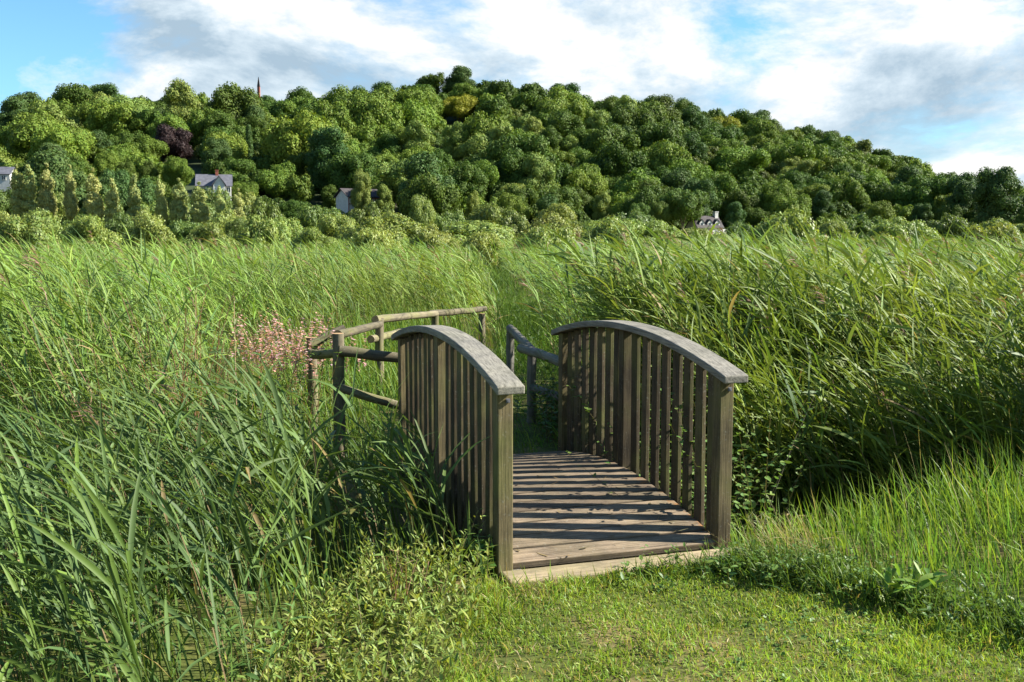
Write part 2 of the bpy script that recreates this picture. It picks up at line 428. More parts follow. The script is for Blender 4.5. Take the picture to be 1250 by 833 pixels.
fence('rail_fence', 'rustic log rail fence curving from the bridge corner along the grass path',
      [(p1[0], p1[1], p1[2] + .03), (pA[0] - .05, pA[1], pA[2]), (pB[0], pB[1], pB[2]), (pC[0], pC[1], pC[2] - .05), (pD[0] - .05, pD[1], pD[2] - .1)],
      [(tuple(P(414, 429, 7.66)), tuple(e_up), 0.042), (tuple(P(414, 473, 7.66)), tuple(e_lo), 0.034),
       (tuple(P(378, 421, 8.4)), tuple(P(420, 401, 8.6)), 0.036), (tuple(P(412, 409, 8.3)), tuple(P(464, 396, 10.5)), 0.038),
       (tuple(P(458, 391, 10.5)), tuple(P(532, 383, 12.3)), 0.042), (tuple(P(524, 384, 12.2)), tuple(P(592, 377, 13.6)), 0.042),
       (tuple(P(452, 414, 10.4)), tuple(P(500, 403, 12.0)), 0.04), (tuple(P(380, 432, 8.0)), tuple(P(418, 431, 7.75)), 0.038)],
      M_log, M_logend, 10)
qa = P(622, 401, 11.2); qb = P(648, 430, 9.6); qc = P(690, 446, 8.55)
fence('rail_fence', 'grey weathered log rail fence half hidden in brambles behind the right parapet',
      [(qa[0], qa[1], qa[2] - .02), (qb[0], qb[1], qb[2] - .02), (qc[0] + .1, qc[1] + .05, qc[2] - .02)],
      [(tuple(qa), tuple(P(652, 430, 9.6)), 0.045), (tuple(P(636, 425, 9.7)), tuple(P(700, 447, 8.5)), 0.045), (tuple(P(650, 474, 9.6)), tuple(P(700, 490, 8.5)), 0.04)],
      M_log2, None, 40)

# ------------------------------------------------------------------ where plants may stand
PATH = np.array([(-0.2, 7.9), (-0.5, 9.3), (-0.1, 10.8), (0.42, 12.5), (0.36, 18), (-0.4, 33), (-1.2, 60)])
def path_x(y): return np.interp(y, PATH[:, 1], PATH[:, 0])
def on_path(x, y, w=0.5): return (y > 7.7) & (y < 60) & (np.abs(x - path_x(y)) < w * np.interp(y, [8, 10.5, 13, 18, 60], [1, 1.0, .9, .75, .7]))
def on_bridge(x, y, m=0.08):
    u, v = to_local(x, y); return (np.abs(u) < HWd + m) & (v > -0.2) & (v < BL + 0.2)
def lawn_left(y): return np.interp(y, [0, 3.0, 3.9, 4.6, 5.25, 5.5], [-0.9, -0.5, -0.3, -0.22, -0.1, 0.0])
def lawn_right(y): return np.interp(y, [0, 3.6, 4.45, 5.0, 5.55], [6.5, 3.6, 2.25, 1.75, 1.2])
def on_lawn(x, y): return (y < 5.6) & (x > lawn_left(y)) & (x < lawn_right(y)) & (to_local(x, y)[1] < -0.12)

def spread(y0, y1, dens, xm=0.62, pad=1.0):
    """random points in the wedge in front of the camera"""
    A = xm * (y1 ** 2 - y0 ** 2) + 2 * pad * (y1 - y0)
    n = int(A * dens)
    y = np.sqrt(rng.uniform(y0 ** 2, y1 ** 2, n * 2)); x = rng.uniform(-1, 1, n * 2) * (xm * y + pad)
    return x[:n], y[:n]
def vnoise(x, y, s=1.0, seed=0.0):
    return (np.sin(x * 1.7 * s + seed) * np.cos(y * 1.3 * s - seed * 1.3) + np.sin(x * 0.7 * s - y * 0.9 * s + 2 * seed) + np.sin(x * 2.9 * s + y * 2.3 * s + seed * .7) * 0.6) / 2.6

def reed_mask(x, y):
    u, v = to_local(x, y)
    left = x < path_x(np.maximum(y, 7.9))
    ok = ~on_path(x, y, 0.62) & ~on_bridge(x, y, 0.12) & ~on_lawn(x, y)
    # left of the bridge
    lf = (u < -HWd) & (y < 8.2) & (x < np.interp(y, [3, 4.2, 5.3, 6.2, 7.4, 8.2], [-0.95, -0.75, -1.0, -1.75, -2.1, -2.3]))
    # behind, left of the path: pocket of low meadow round the fence, reeds farther on
    lb = (y >= 8.2) & left & (x < np.interp(y, [8.2, 10, 12.5, 15, 19, 22], [-2.4, -2.7, -2.4, -2.0, -1.0, 5]))
    rt = (u > HWd + 0.75) & (y > np.interp(x, [0.8, 1.8, 3, 6, 9], [8.6, 7.5, 7.1, 7.0, 6.5]))
    rb = (v > BL + 0.25) & ~left & ((y > 13.5) | (x > path_x(y) + np.interp(y, [8, 11, 13.5], [3.2, 2.6, .6])))
    return ok & (lf | lb | rt | rb)
def reed_height(x, y):
    left = x < path_x(np.maximum(y, 7.9))
    hl = np.interp(y, [2.6, 3.6, 4.5, 5.5, 7, 9, 14, 40], [0.8, 0.92, 0.98, 1.10, 1.40, 1.56, 1.48, 1.0])
    hr = np.interp(y, [6.5, 8, 14, 40], [1.52, 1.58, 1.5, 1.0])
    return np.where(left, hl, hr) * (1 + 0.10 * vnoise(x, y, 0.9, 1.2) + np.interp(y, [10, 25], [.04, .22]) * vnoise(x, y, .3, 2.2))

WIND = np.pi - 0.15          # everything is blown towards -X
BLADE = [0.45, 1.0, 0.9, 0.55, 0.04]
BLADE4 = [0.5, 1.0, 0.75, 0.04]
BLADE3 = [0.7, 1.0, 0.05]
GREEN = np.array([0.115, 0.205, 0.036]); BLUEG = np.array([0.085, 0.16, 0.055]); YEL = np.array([0.185, 0.235, 0.045])

def reeds(buf, x, y, h, nl, wmul, prof, fold, plume=0.03, lenmul=1.0):
    n = len(x)
    P0 = np.stack([x, y, ground(x, y)], -1)
    az = WIND + rng.normal(0, 0.55, n)
    lean = rng.uniform(0.06, 0.30, n)
    D = unit(np.stack([np.cos(az) * 0.12, np.sin(az) * 0.12, np.ones(n)], -1))
    bend = np.stack([np.cos(az) * lean, np.sin(az) * lean, -0.35 * lean ** 2 - 0.02], -1)
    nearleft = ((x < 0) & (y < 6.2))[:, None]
    base = np.where(rng.random((n, 1)) < 0.35 + .45 * nearleft, BLUEG, GREEN) * (1 - .18 * nearleft)  # near-left reeds are bluer, and the shade among them darkens their colour
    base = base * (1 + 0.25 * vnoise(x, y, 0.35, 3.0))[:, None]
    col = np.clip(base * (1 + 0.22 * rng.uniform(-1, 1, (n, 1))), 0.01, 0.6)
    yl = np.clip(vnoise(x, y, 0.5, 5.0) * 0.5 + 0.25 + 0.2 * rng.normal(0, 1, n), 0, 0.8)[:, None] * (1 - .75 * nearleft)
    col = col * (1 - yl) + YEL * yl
    yaw = rng.uniform(0, 2 * np.pi, n); Ss = np.stack([np.cos(yaw), np.sin(yaw), 0 * yaw], -1)
    stemc = col * np.array([1.1, 0.95, 0.9]); dry = rng.random(n) < 0.12
    stemc[dry] = np.array([0.22, 0.16, 0.085])
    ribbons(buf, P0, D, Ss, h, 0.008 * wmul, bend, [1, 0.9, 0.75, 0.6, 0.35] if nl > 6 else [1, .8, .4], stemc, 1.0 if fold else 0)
    # leaves
    m = n * nl
    idx = np.repeat(np.arange(n), nl)
    s = (np.tile(np.linspace(0.36, 0.99, nl), n) + rng.uniform(-0.05, 0.05, m)).clip(0.1, 1.0)
    Q = P0[idx] + h[idx, None] * (D[idx] * s[:, None] + bend[idx] * (s ** 2)[:, None])
    laz = np.where(rng.random(m) < .3, rng.uniform(0, 6.28, m), WIND + rng.normal(0, 0.75, m))
    lel = rng.normal(0.72, 0.38, m)
    Tst = unit(D[idx] + 2 * bend[idx] * s[:, None])
    LD = unit(dirs(laz, lel) * rng.uniform(.5, 1.1, (m, 1)) + Tst * rng.uniform(.2, .8, (m, 1)))
    ll = rng.uniform(0.24, 0.5, m) * lenmul * (1.1 - 0.35 * np.abs(s - 0.6))
    lw = rng.uniform(0.008, 0.0205, m) * wmul * np.where((x > 1) & (y < 13), 1.35, 1.0)[idx]
    LB = np.stack([np.cos(laz) * 0.2, np.sin(laz) * 0.2, -rng.uniform(0.05, 0.55, m)], -1)
    SS = side_of(LD, rng.normal(0, 0.6, m))
    lc = np.clip(col[idx] * (1 + 0.25 * rng.uniform(-1, 1, (m, 1))), 0.01, 0.7)
    old = rng.random(m) < 0.015 + 0.10 * (s < 0.4)
    lc[old] = np.array([0.24, 0.19, 0.09]) * (1 + 0.3 * rng.uniform(-1, 1, (old.sum(), 1)))
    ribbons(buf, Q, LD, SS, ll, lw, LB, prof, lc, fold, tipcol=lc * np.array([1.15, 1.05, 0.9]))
    # feathery plumes at some tips
    pk = np.where(rng.random(n) < plume)[0]
    if len(pk):
        g = 14; id2 = np.repeat(pk, g); mm = len(id2)
        st = rng.uniform(0, 1, mm)
        top = P0[id2] + h[id2, None] * (D[id2] * 1.0 + bend[id2])
        T = unit(D[id2] + 2 * bend[id2])
        Q = top + T * (st * 0.2 - 0.02)[:, None]
        PD = unit(T + 0.35 * rng.normal(0, 1, (mm, 3)) + np.array([-0.35, 0, -0.1]))
        pc = np.array([0.26, 0.155, 0.115]) * (1 + 0.3 * rng.uniform(-1, 1, (mm, 1)))
        ribbons(buf, Q, PD, side_of(PD, rng.uniform(0, 3, mm)), rng.uniform(0.05, 0.13, mm) * (1.2 - 0.6 * st), 0.006 * wmul + 0 * st,
                np.tile([-0.2, 0, -0.3], (mm, 1)), [0.6, 1, 0.2], pc)

rb = Buf()
for (y0, y1, dens, nl, wm, prof, fold, lm) in ((3.0, 9, 84, 9, 1.0, BLADE, 0.35, 1.0), (9, 22, 50, 8, 1.05, BLADE4, 0.0, 1.05),
                                              (22, 46, 17, 7, 1.6, BLADE3, 0.0, 1.25), (46, 130, 1.4, 7, 4.5, BLADE3, 0.0, 1.8)):
    x, y = spread(y0, y1, dens)
    k = reed_mask(x, y) & (rng.random(len(x)) < 0.62 + 0.75 * vnoise(x, y, 1.7, 0.3) + 0.3 * vnoise(x, y, 4.5, 1.3))
    x, y = x[k], y[k]
    reeds(rb, x, y, reed_height(x, y) * rng.uniform(0.78, 1.08, len(x)), nl, wm, prof, fold, 0.06 if y1 < 60 else 0.08, lm)
x, y = spread(6.8, 10, 85); k = reed_mask(x, y) & (x > 1.2); x, y = x[k], y[k]
reeds(rb, x, y, reed_height(x, y) * rng.uniform(0.7, 1.02, len(x)), 9, 1.0, BLADE4, 0.0, 0.02, 1.0)
tag(link('reeds', rb.mesh('reeds', M_reed)), 'dense bed of green reeds leaning to the left in the wind', 'reeds', None, 'stuff')

# ------------------------------------------------------------------ grasses
def blades(buf, x, y, ln, wd, col, lean=0.3, droop=0.5, prof=BLADE4, windy=0.5, fold=0.0):
    n = len(x)
    P0 = np.stack([x, y, ground(x, y) - 0.005], -1)
    az = np.where(rng.random(n) < windy, WIND + rng.normal(0, 0.6, n), rng.uniform(0, 2 * np.pi, n))
    D = dirs(az, np.pi / 2 - np.abs(rng.normal(0, lean, n)))
    B = np.stack([np.cos(az) * 0.35, np.sin(az) * 0.35, -np.ones(n)], -1) * (droop * rng.uniform(0.1, 1.0, n))[:, None]
    yaw = rng.uniform(0, 2 * np.pi, n)
    Sd = unit(np.cross(D, np.stack([np.cos(yaw), np.sin(yaw), 0 * yaw + 0.1], -1)))
    ribbons(buf, P0, D, Sd, ln, wd, B, prof, col, fold, tipcol=col * np.array([1.2, 1.08, 0.9]))

LG = np.array([0.175, 0.27, 0.042])
# mown lawn in the foreground
gb = Buf()
n = 190000
y = np.sqrt(rng.uniform(2.2 ** 2, 5.7 ** 2, n)); x = rng.uniform(-1.4, 4.2, n)
k = on_lawn(x, y) & ~on_bridge(x, y, 0.2) & (np.abs(x) < 0.75 * y + 0.6)
bare = vnoise(x, y, 2.2, 4.0) * 0.5 + vnoise(x, y, 6, 1.0) * 0.35
dpatch = np.exp(-(((x - 0.05) / 0.22) ** 2 + ((y - 4.12) / 0.16) ** 2)) + .9 * np.exp(-(((x - 0.12) / 0.16) ** 2 + ((y - 5.02) / 0.2) ** 2)) + .45 * np.exp(-(((x - 0.8) / 0.4) ** 2 + ((y - 4.35) / 0.12) ** 2))
k &= rng.random(n) > 0.15 + 0.5 * np.clip(bare, 0, 1) + 0.6 * dpatch
x, y, bare = x[k], y[k], bare[k]; m = len(x)
mot = vnoise(x, y, 3.1, 2.0)
c = jit(m, LG, 0.3, 0.25) * (1 + 0.3 * mot)[:, None]
clump = np.clip(vnoise(x, y, 7.0, 3.3) + .6 * vnoise(x, y, 15.0, 1.1), 0, 1.5)
dry = rng.random(m) < 0.07 + 0.2 * np.clip(bare, 0, 1) + 0.4 * dpatch[k]
c[dry] = jit(int(dry.sum()), (0.27, 0.23, 0.10), 0.3, 0.1)
edge = np.minimum(np.clip((x - lawn_left(y)) / 0.4, 0, 1), np.clip((lawn_right(y) - x) / 0.5, 0, 1))
ul, vl = to_local(x, y); nearsill = np.clip((-0.2 - vl) / 0.25, 0, 1)
hh = rng.uniform(0.02, 0.052, m) * (1 + 0.35 * mot) * (1 + 1.1 * clump) * (1 + 1.3 * (1 - edge)) * (1 + 0.8 * (1 - nearsill))
blades(gb, x, y, hh, rng.uniform(0.003, 0.006, m), c, 0.55, 0.7, [0.8, 1, 0.1], 0.25)
tag(link('lawn_grass', gb.mesh('lawn_grass', M_grass)), 'short mown grass with dry patches before the bridge', 'grass', None, 'stuff')

# low meadow grass on the path beyond the bridge and round the fence
pb = Buf()
x, y = spread(7.6, 24, 420, 0.30, 0.2)
u, v = to_local(x, y)
left = x < path_x(np.maximum(y, 7.9))
pk = on_path(x, y, 0.75) & (v > BL + 0.12)
pocket = ~reed_mask(x, y) & ~pk & ~on_bridge(x, y, 0.1) & left & (y < 18) & (u < -HWd * 0.6) | (~reed_mask(x, y) & ~pk & (v > BL + .1) & (y < 23))
a = np.where(pk)[0]
blades(pb, x[a], y[a], rng.uniform(0.05, 0.16, len(a)) * np.interp(y[a], [8, 11, 16], [1, 1.3, 4]), 0.006 + 0 * a, jit(len(a), (0.115, 0.21, 0.035), 0.3, 0.2), 0.5, 0.6, BLADE3, 0.3)
a = np.where(pocket & (rng.random(len(x)) < 0.8))[0]
hp = np.interp(y[a], [7.5, 9, 10.5, 13, 22], [0.28, 0.42, 0.85, 1.0, 1.1]) * (1 + 0.3 * vnoise(x[a], y[a], 2, 1)) * rng.uniform(0.5, 1.1, len(a))
blades(pb, x[a], y[a], hp, rng.uniform(0.006, 0.012, len(a)), jit(len(a), (0.13, 0.22, 0.04), 0.3, 0.25), 0.25, 0.5, BLADE4, 0.6)
x = rng.uniform(-3, 1.5, 16000); y = rng.uniform(14, 60, 16000); k = on_path(x, y, .75); x, y = x[k], y[k]
blades(pb, x, y, rng.uniform(.25, .6, len(x)), .014 + 0 * x, jit(len(x), (0.09, 0.165, 0.03), .3, .2), .35, .5, BLADE3, .4)
tag(link('path_grass', pb.mesh('path_grass', M_grass)), 'bright grass on the path and around the log fence', 'grass', None, 'stuff')

# tall grass on the right bank, beside the ditch and below the reeds
tb = Buf()
def right_h(x, y):
    d = np.clip(np.minimum(x - lawn_right(np.minimum(y, 5.55)) , 9) , -1, 9)
    dd = np.where(y < 5.55, d * 0.75, np.maximum(d * 0.75, (y - 5.4) * 0.9))
    return np.interp(dd, [-0.05, 0.25, 0.8, 1.5, 2.5], [0.09, 0.25, 0.42, 0.60, 0.75])
x, y = spread(3.0, 9.0, 950, 0.62, 0.6)
u, v = to_local(x, y)
k = ~on_lawn(x, y) & ~on_bridge(x, y, 0.1) & (u > HWd) & (x > 0.9) & (rng.random(len(x)) < 0.7 + 0.5 * vnoise(x, y, 2.0, 0.7))
x, y = x[k], y[k]
h = right_h(x, y) * rng.uniform(0.45, 1.12, len(x)) * (1 + 0.2 * vnoise(x, y, 2.7, 3))
blades(tb, x, y, h, rng.uniform(0.004, 0.010, len(x)), jit(len(x), (0.125, 0.22, 0.036), 0.3, 0.25), 0.22, 0.55, BLADE, 0.55)
# darker lush tufts where the mower stops
n = 5200; tt = rng.uniform(0, 1, n); ex_ = np.interp(tt, [0, .15, .6, 1], [.55, 1.15, 1.75, 2.5]); ey_ = np.interp(tt, [0, .15, .6, 1], [5.3, 5.35, 5.02, 4.35])
ex_ = ex_ + rng.normal(0, .07, n); ey_ = ey_ + rng.normal(0, .10, n)
k2 = ~on_bridge(ex_, ey_, .1) & (to_local(ex_, ey_)[1] < -.22) & (rng.random(n) < .75 + .6 * vnoise(ex_, ey_, 5, 2))
ex_, ey_, tt = ex_[k2], ey_[k2], tt[k2]
blades(tb, ex_, ey_, rng.uniform(.10, .27, len(ex_)) * np.interp(tt, [0, .2, 1], [.5, 1, 1.1]), rng.uniform(.004, .008, len(ex_)), jit(len(ex_), (.085, .15, .028), .3, .2), .45, .7, BLADE4, .4)
kk = rng.random(len(x)) < 0.035      # dry straws with thin seed heads
blades(tb, x[kk], y[kk], h[kk] * 1.2, 0.0022, jit(int(kk.sum()), (0.27, 0.26, 0.14), 0.2, 0.1), 0.3, 0.35, [1, .9, .8, 1.8, .3], 0.8)
# understory among the left reeds
x, y = spread(2.7, 9.0, 210, 0.62, 0.6)
u, v = to_local(x, y)
k = ~on_lawn(x, y) & ~on_bridge(x, y, 0.06) & (x < 0.0) & (u < -HWd) & (rng.random(len(x)) < 0.75)
x, y = x[k], y[k]
nearb = np.clip((x - np.interp(y, [3, 5.3, 8], [-1.0, -1.3, -2.2])) / 0.5, 0, 1)
h = (reed_height(x, y) * 0.6 * (1 - nearb) + nearb * np.interp(y, [3, 4, 5.2, 6, 8], [0.12, 0.18, 0.42, 0.62, 0.5])) * rng.uniform(0.5, 1.15, len(x))
blades(tb, x, y, h, rng.uniform(0.006, 0.013, len(x)), jit(len(x), (0.085, 0.15, 0.036), 0.35, 0.25), 0.22, 0.5, BLADE, 0.6)
tag(link('tall_grass', tb.mesh('tall_grass', M_grass)), 'uncut tall grass on the ditch banks beside the bridge', 'grass', None, 'stuff')

# ------------------------------------------------------------------ leafy plants
OV = [0.25, 0.95, 1.0, 0.6, 0.05]
def leafy(buf, roots, h, nl, ll, lw, col, lean=0.15, stemc=(0.12, 0.12, 0.04), stw=0.006, droop=0.3, start=0.15, el=0.35, fold=0.25, prof=OV, az0=None):
    """upright stems carrying leaves all the way up"""
    roots = np.asarray(roots, float); n = len(roots); h = np.broadcast_to(h, n)
    az = rng.uniform(0, 2 * np.pi, n) if az0 is None else az0 + rng.normal(0, .5, n)
    D = dirs(az, np.pi / 2 - np.abs(rng.normal(0, lean, n)))
    B = np.stack([np.cos(az) * .15, np.sin(az) * .15, 0 * az - .05], -1)
    yaw = rng.uniform(0, 6.28, n); Ss = np.stack([np.cos(yaw), np.sin(yaw), 0 * yaw], -1)
    ribbons(buf, roots, D, Ss, h, stw, B, [1, .9, .7, .4], np.asarray(stemc), 1.0)
    m = n * nl; idx = np.repeat(np.arange(n), nl); s = np.tile(np.linspace(start, 1, nl), n) + rng.uniform(-.04, .04, m)
    Q = roots[idx] + h[idx, None] * (D[idx] * s[:, None] + B[idx] * (s ** 2)[:, None])
    la = np.tile(np.arange(nl) * 2.4, n) + az[idx] + rng.normal(0, .4, m)
    LD = dirs(la, rng.normal(el, .3, m))
    sz = np.interp(s, [0, .4, .8, 1.05], [.8, 1, .8, .45])
    lc = jit(m, col, .28, .2)
    ribbons(buf, Q, LD, side_of(LD, rng.normal(0, .35, m)), rng.uniform(.7, 1.1, m) * ll * sz, rng.uniform(.8, 1.1, m) * lw * sz,
            np.stack([0 * la, 0 * la, -droop * rng.uniform(.3, 1.2, m)], -1), prof, lc, fold)

def plant(name, label, cat, roots, group=None, mat=None, **kw):
    b = Buf(); leafy(b, roots, **kw); r0 = np.mean(np.asarray(roots), 0)
    for v in b.v: v -= np.array([r0[0], r0[1], 0])
    o = link(name, b.mesh(name, mat or M_herb)); o.location = (r0[0], r0[1], 0)
    return tag(o, label, cat, group)
def patch(cx, cy, rx, ry, n, cond=None):
    x = cx + rng.normal(0, rx, n); y = cy + rng.normal(0, ry, n)
    k = ~on_bridge(x, y, 0.05)
    if cond is not None: k &= cond(x, y)
    x, y = x[k], y[k]
    return np.stack([x, y, ground(x, y)], -1)

HG = (0.105, 0.19, 0.035)
q = on_plane(585, 690)
plant('nettle', 'leafy green nettles crowding the foot of the left bridge post', 'plant', patch(q[0] - .02, q[1] + .05, .055, .06, 20, lambda x, y: to_local(x, y)[0] < -HWd - .05),
      h=rng.uniform(.12, .30, 1)[0], nl=9, ll=.075, lw=.036, col=HG)
# broad-leaved dock on the right edge of the lawn
b_ = on_plane(1125, 745)
plant('dock_plant', 'broad leaved green dock plant at the right edge of the lawn', 'plant', patch(b_[0], b_[1] + .2, .10, .06, 8), h=.2, nl=7, ll=.19, lw=.045,
      col=(0.14, 0.23, 0.035), lean=.7, droop=.45, start=.05, el=.7, prof=[.3, .8, 1, .8, .08], stw=.008)
# dead stalks left of the bridge
d_ = on_plane(490, 745)
plant('dead_stalks', 'tuft of brown dead stalks among the weeds left of the bridge', 'plant', patch(d_[0], d_[1] + .1, .05, .05, 14), h=.3, nl=2, ll=.12, lw=.008,
      col=(.24, .15, .09), stemc=(.25, .15, .10), lean=.25, stw=.007)
# pale dry grass tuft
t_ = on_plane(975, 672)
plant('dry_grass_tuft', 'pale straw coloured grass tuft right of the bridge end', 'plant', patch(t_[0], t_[1], .12, .08, 90), h=.26, nl=3, ll=.14, lw=.004,
      col=(.38, .33, .17), stemc=(.36, .31, .16), lean=.45, stw=.003, prof=[.8, 1, .6, .3, .1], az0=WIND)
# bramble beside the right parapet
bx, by = to_world(HWd + .38, 1.35)
def bcond(x, y): u, v = to_local(x, y); return (u > HWd + .06) & (v > .15)
plant('bramble_bush', 'bushy bramble with small bright leaves behind the right parapet', 'bush', patch(bx, by, .28, .75, 190, bcond), h=1.0, nl=22, ll=.062, lw=.036,
      col=(.115, .19, .04), lean=.3, stemc=(.10, .09, .05), stw=.007)
fx, fy = to_world(HWd + .42, BL + .75)
plant('bramble_bush', 'dark tangled bramble growing over the grey fence at the far bridge end', 'bush', patch(fx, fy, .25, .45, 110, lambda x, y: to_local(x, y)[0] > HWd - .02), h=.5, nl=18, ll=.06, lw=.035,
      col=(.075, .14, .03), lean=.4, stemc=(.12, .09, .06), stw=.007)
# pink willowherb
w_ = P(345, 405, 8.6)
fb = Buf(); rts = patch(w_[0], 8.7, .22, .3, 80); hs = rng.uniform(.85, 1.15, len(rts))
leafy(fb, rts, hs * .72, 14, .075, .016, (.11, .18, .04), lean=.08, el=.5, stw=.005, stemc=(.22, .13, .08))
tops = rts + np.stack([0 * hs, 0 * hs, hs * .66], -1) + rng.normal(0, .02, rts.shape)
leafy(fb, tops, hs * .36, 26, .035, .024, (.50, .29, .27), lean=.10, el=.3, stw=.004, start=.05, stemc=(.30, .18, .13))
for v in fb.v: v -= np.array([w_[0], 8.7, 0])
o = link('willowherb', fb.mesh('willowherb', M_herb)); o.location = (w_[0], 8.7, 0)
tag(o, 'pink flowering willowherb patch left of the log fence', 'plant')
# tall leafy weed with reddish stems in the left reeds
s_ = P(222, 330, 6.6)
plant('tall_weed', 'tall leafy weed with reddish stems rising from the left reeds', 'plant', patch(s_[0], 6.5, .2, .2, 46), h=1.72, nl=30, ll=.12, lw=.024,
      col=(.15, .20, .06), lean=.10, stemc=(.25, .13, .08), stw=.009, el=.6)
s2 = P(175, 420, 6.0)
plant('tall_weed', 'shorter bunch of reddish brown weed stems nearer the left reeds', 'plant', patch(s2[0], 6.0, .2, .15, 40), h=1.15, nl=16, ll=.07, lw=.012,
      col=(.22, .18, .08), lean=.12, stemc=(.27, .16, .10), stw=.008, el=.7)
# single big-bladed reed tuft before the parapet
def reed_tuft(px, y, n, h, label):
    b = Buf(); c0 = P(px, 600, y); x = c0[0] + rng.normal(0, .10, n); yy = y + rng.normal(0, .10, n)
    reeds(b, x, yy, rng.uniform(.75, 1.1, n) * h, 9, 1.35, BLADE, .35, 0.0, 1.15)
    for v in b.v: v -= np.array([c0[0], y, 0])
    o = link('reed_tuft', b.mesh('reed_tuft', M_reed)); o.location = (c0[0], y, 0)
    tag(o, label, 'reeds')
reed_tuft(425, 5.5, 12, 1.02, 'broad bladed blue green reed tuft standing before the log fence')
reed_tuft(520, 5.55, 7, .80, 'slim reed tuft pressed against the left parapet balusters')
reed_tuft(385, 5.1, 9, .92, 'narrow reed tuft left of the broad bladed tuft before the fence')
reed_tuft(470, 5.75, 9, .74, 'low reed tuft in the shade below the lower fence rail')
hb = Buf()
x, y = spread(3.2, 14, 16, 0.62, 0.4)
k = ((x < -.9) & (y < 8) & (vnoise(x, y, 1.1, 2.6) > -.1) & ~on_lawn(x, y) & (to_local(x, y)[0] < -HWd - .3)) | ((y >= 8) & reed_mask(x, y) & (vnoise(x, y, .8, 4.6) > .25))
x, y = x[k], y[k]
leafy(hb, np.stack([x, y, ground(x, y)], -1), np.interp(y, [3, 4, 5.5, 8], [.65, .75, .95, 1.45]) * rng.uniform(.7, 1.1, len(x)), 26, .115, .018, (.095, .165, .038), lean=.14, el=.55, stw=.006, stemc=(.17, .12, .06), droop=.35)
tag(link('tall_herbs', hb.mesh('tall_herbs', M_herb)), 'tall narrow leaved herbs growing up through the reeds', 'herbs', None, 'stuff')
# weeds in the lower left corner
wb = Buf()
x, y = rng.uniform(-1.6, 0.1, 900), rng.uniform(2.9, 5.3, 900)
k = (x < lawn_left(y) + .05) & (x > np.interp(y, [3, 4, 5.3], [-1.05, -1.0, -.75])) & ~on_bridge(x, y, .1)
x, y = x[k], y[k]
leafy(wb, np.stack([x, y, ground(x, y)], -1), rng.uniform(.12, .36, len(x)) , 15, .075, .0145, (.19, .245, .048), lean=.28, el=.75, stw=.004, stemc=(.17, .14, .06))
n = 420; tt = rng.uniform(0, 1, n); wx = np.interp(tt, [0, .15, .6, 1], [.5, 1.2, 1.8, 2.6]) + rng.normal(0, .09, n); wy = np.interp(tt, [0, .15, .6, 1], [5.25, 5.36, 5.05, 4.35]) + rng.normal(0, .10, n)
k = ~on_bridge(wx, wy, .1) & (to_local(wx, wy)[1] < -.24); wx, wy = wx[k], wy[k]
leafy(wb, np.stack([wx, wy, ground(wx, wy)], -1), rng.uniform(.06, .2, len(wx)), 8, .06, .022, (.10, .175, .035), lean=.5, el=.5, stw=.004)
n = 500; wx = rng.uniform(-.5, 3, n); wy = rng.uniform(3.6, 5.4, n); k = on_lawn(wx, wy) & (vnoise(wx, wy, 3.5, 6.0) > .25); wx, wy = wx[k], wy[k]
leafy(wb, np.stack([wx, wy, ground(wx, wy)], -1), rng.uniform(.025, .06, len(wx)), 7, .03, .017, (.11, .19, .04), lean=.8, el=.2, stw=.002)
tag(link('weeds', wb.mesh('weeds', M_herb)), 'low yellow green leafy weeds between the lawn and the left reeds', 'weeds', None, 'stuff')

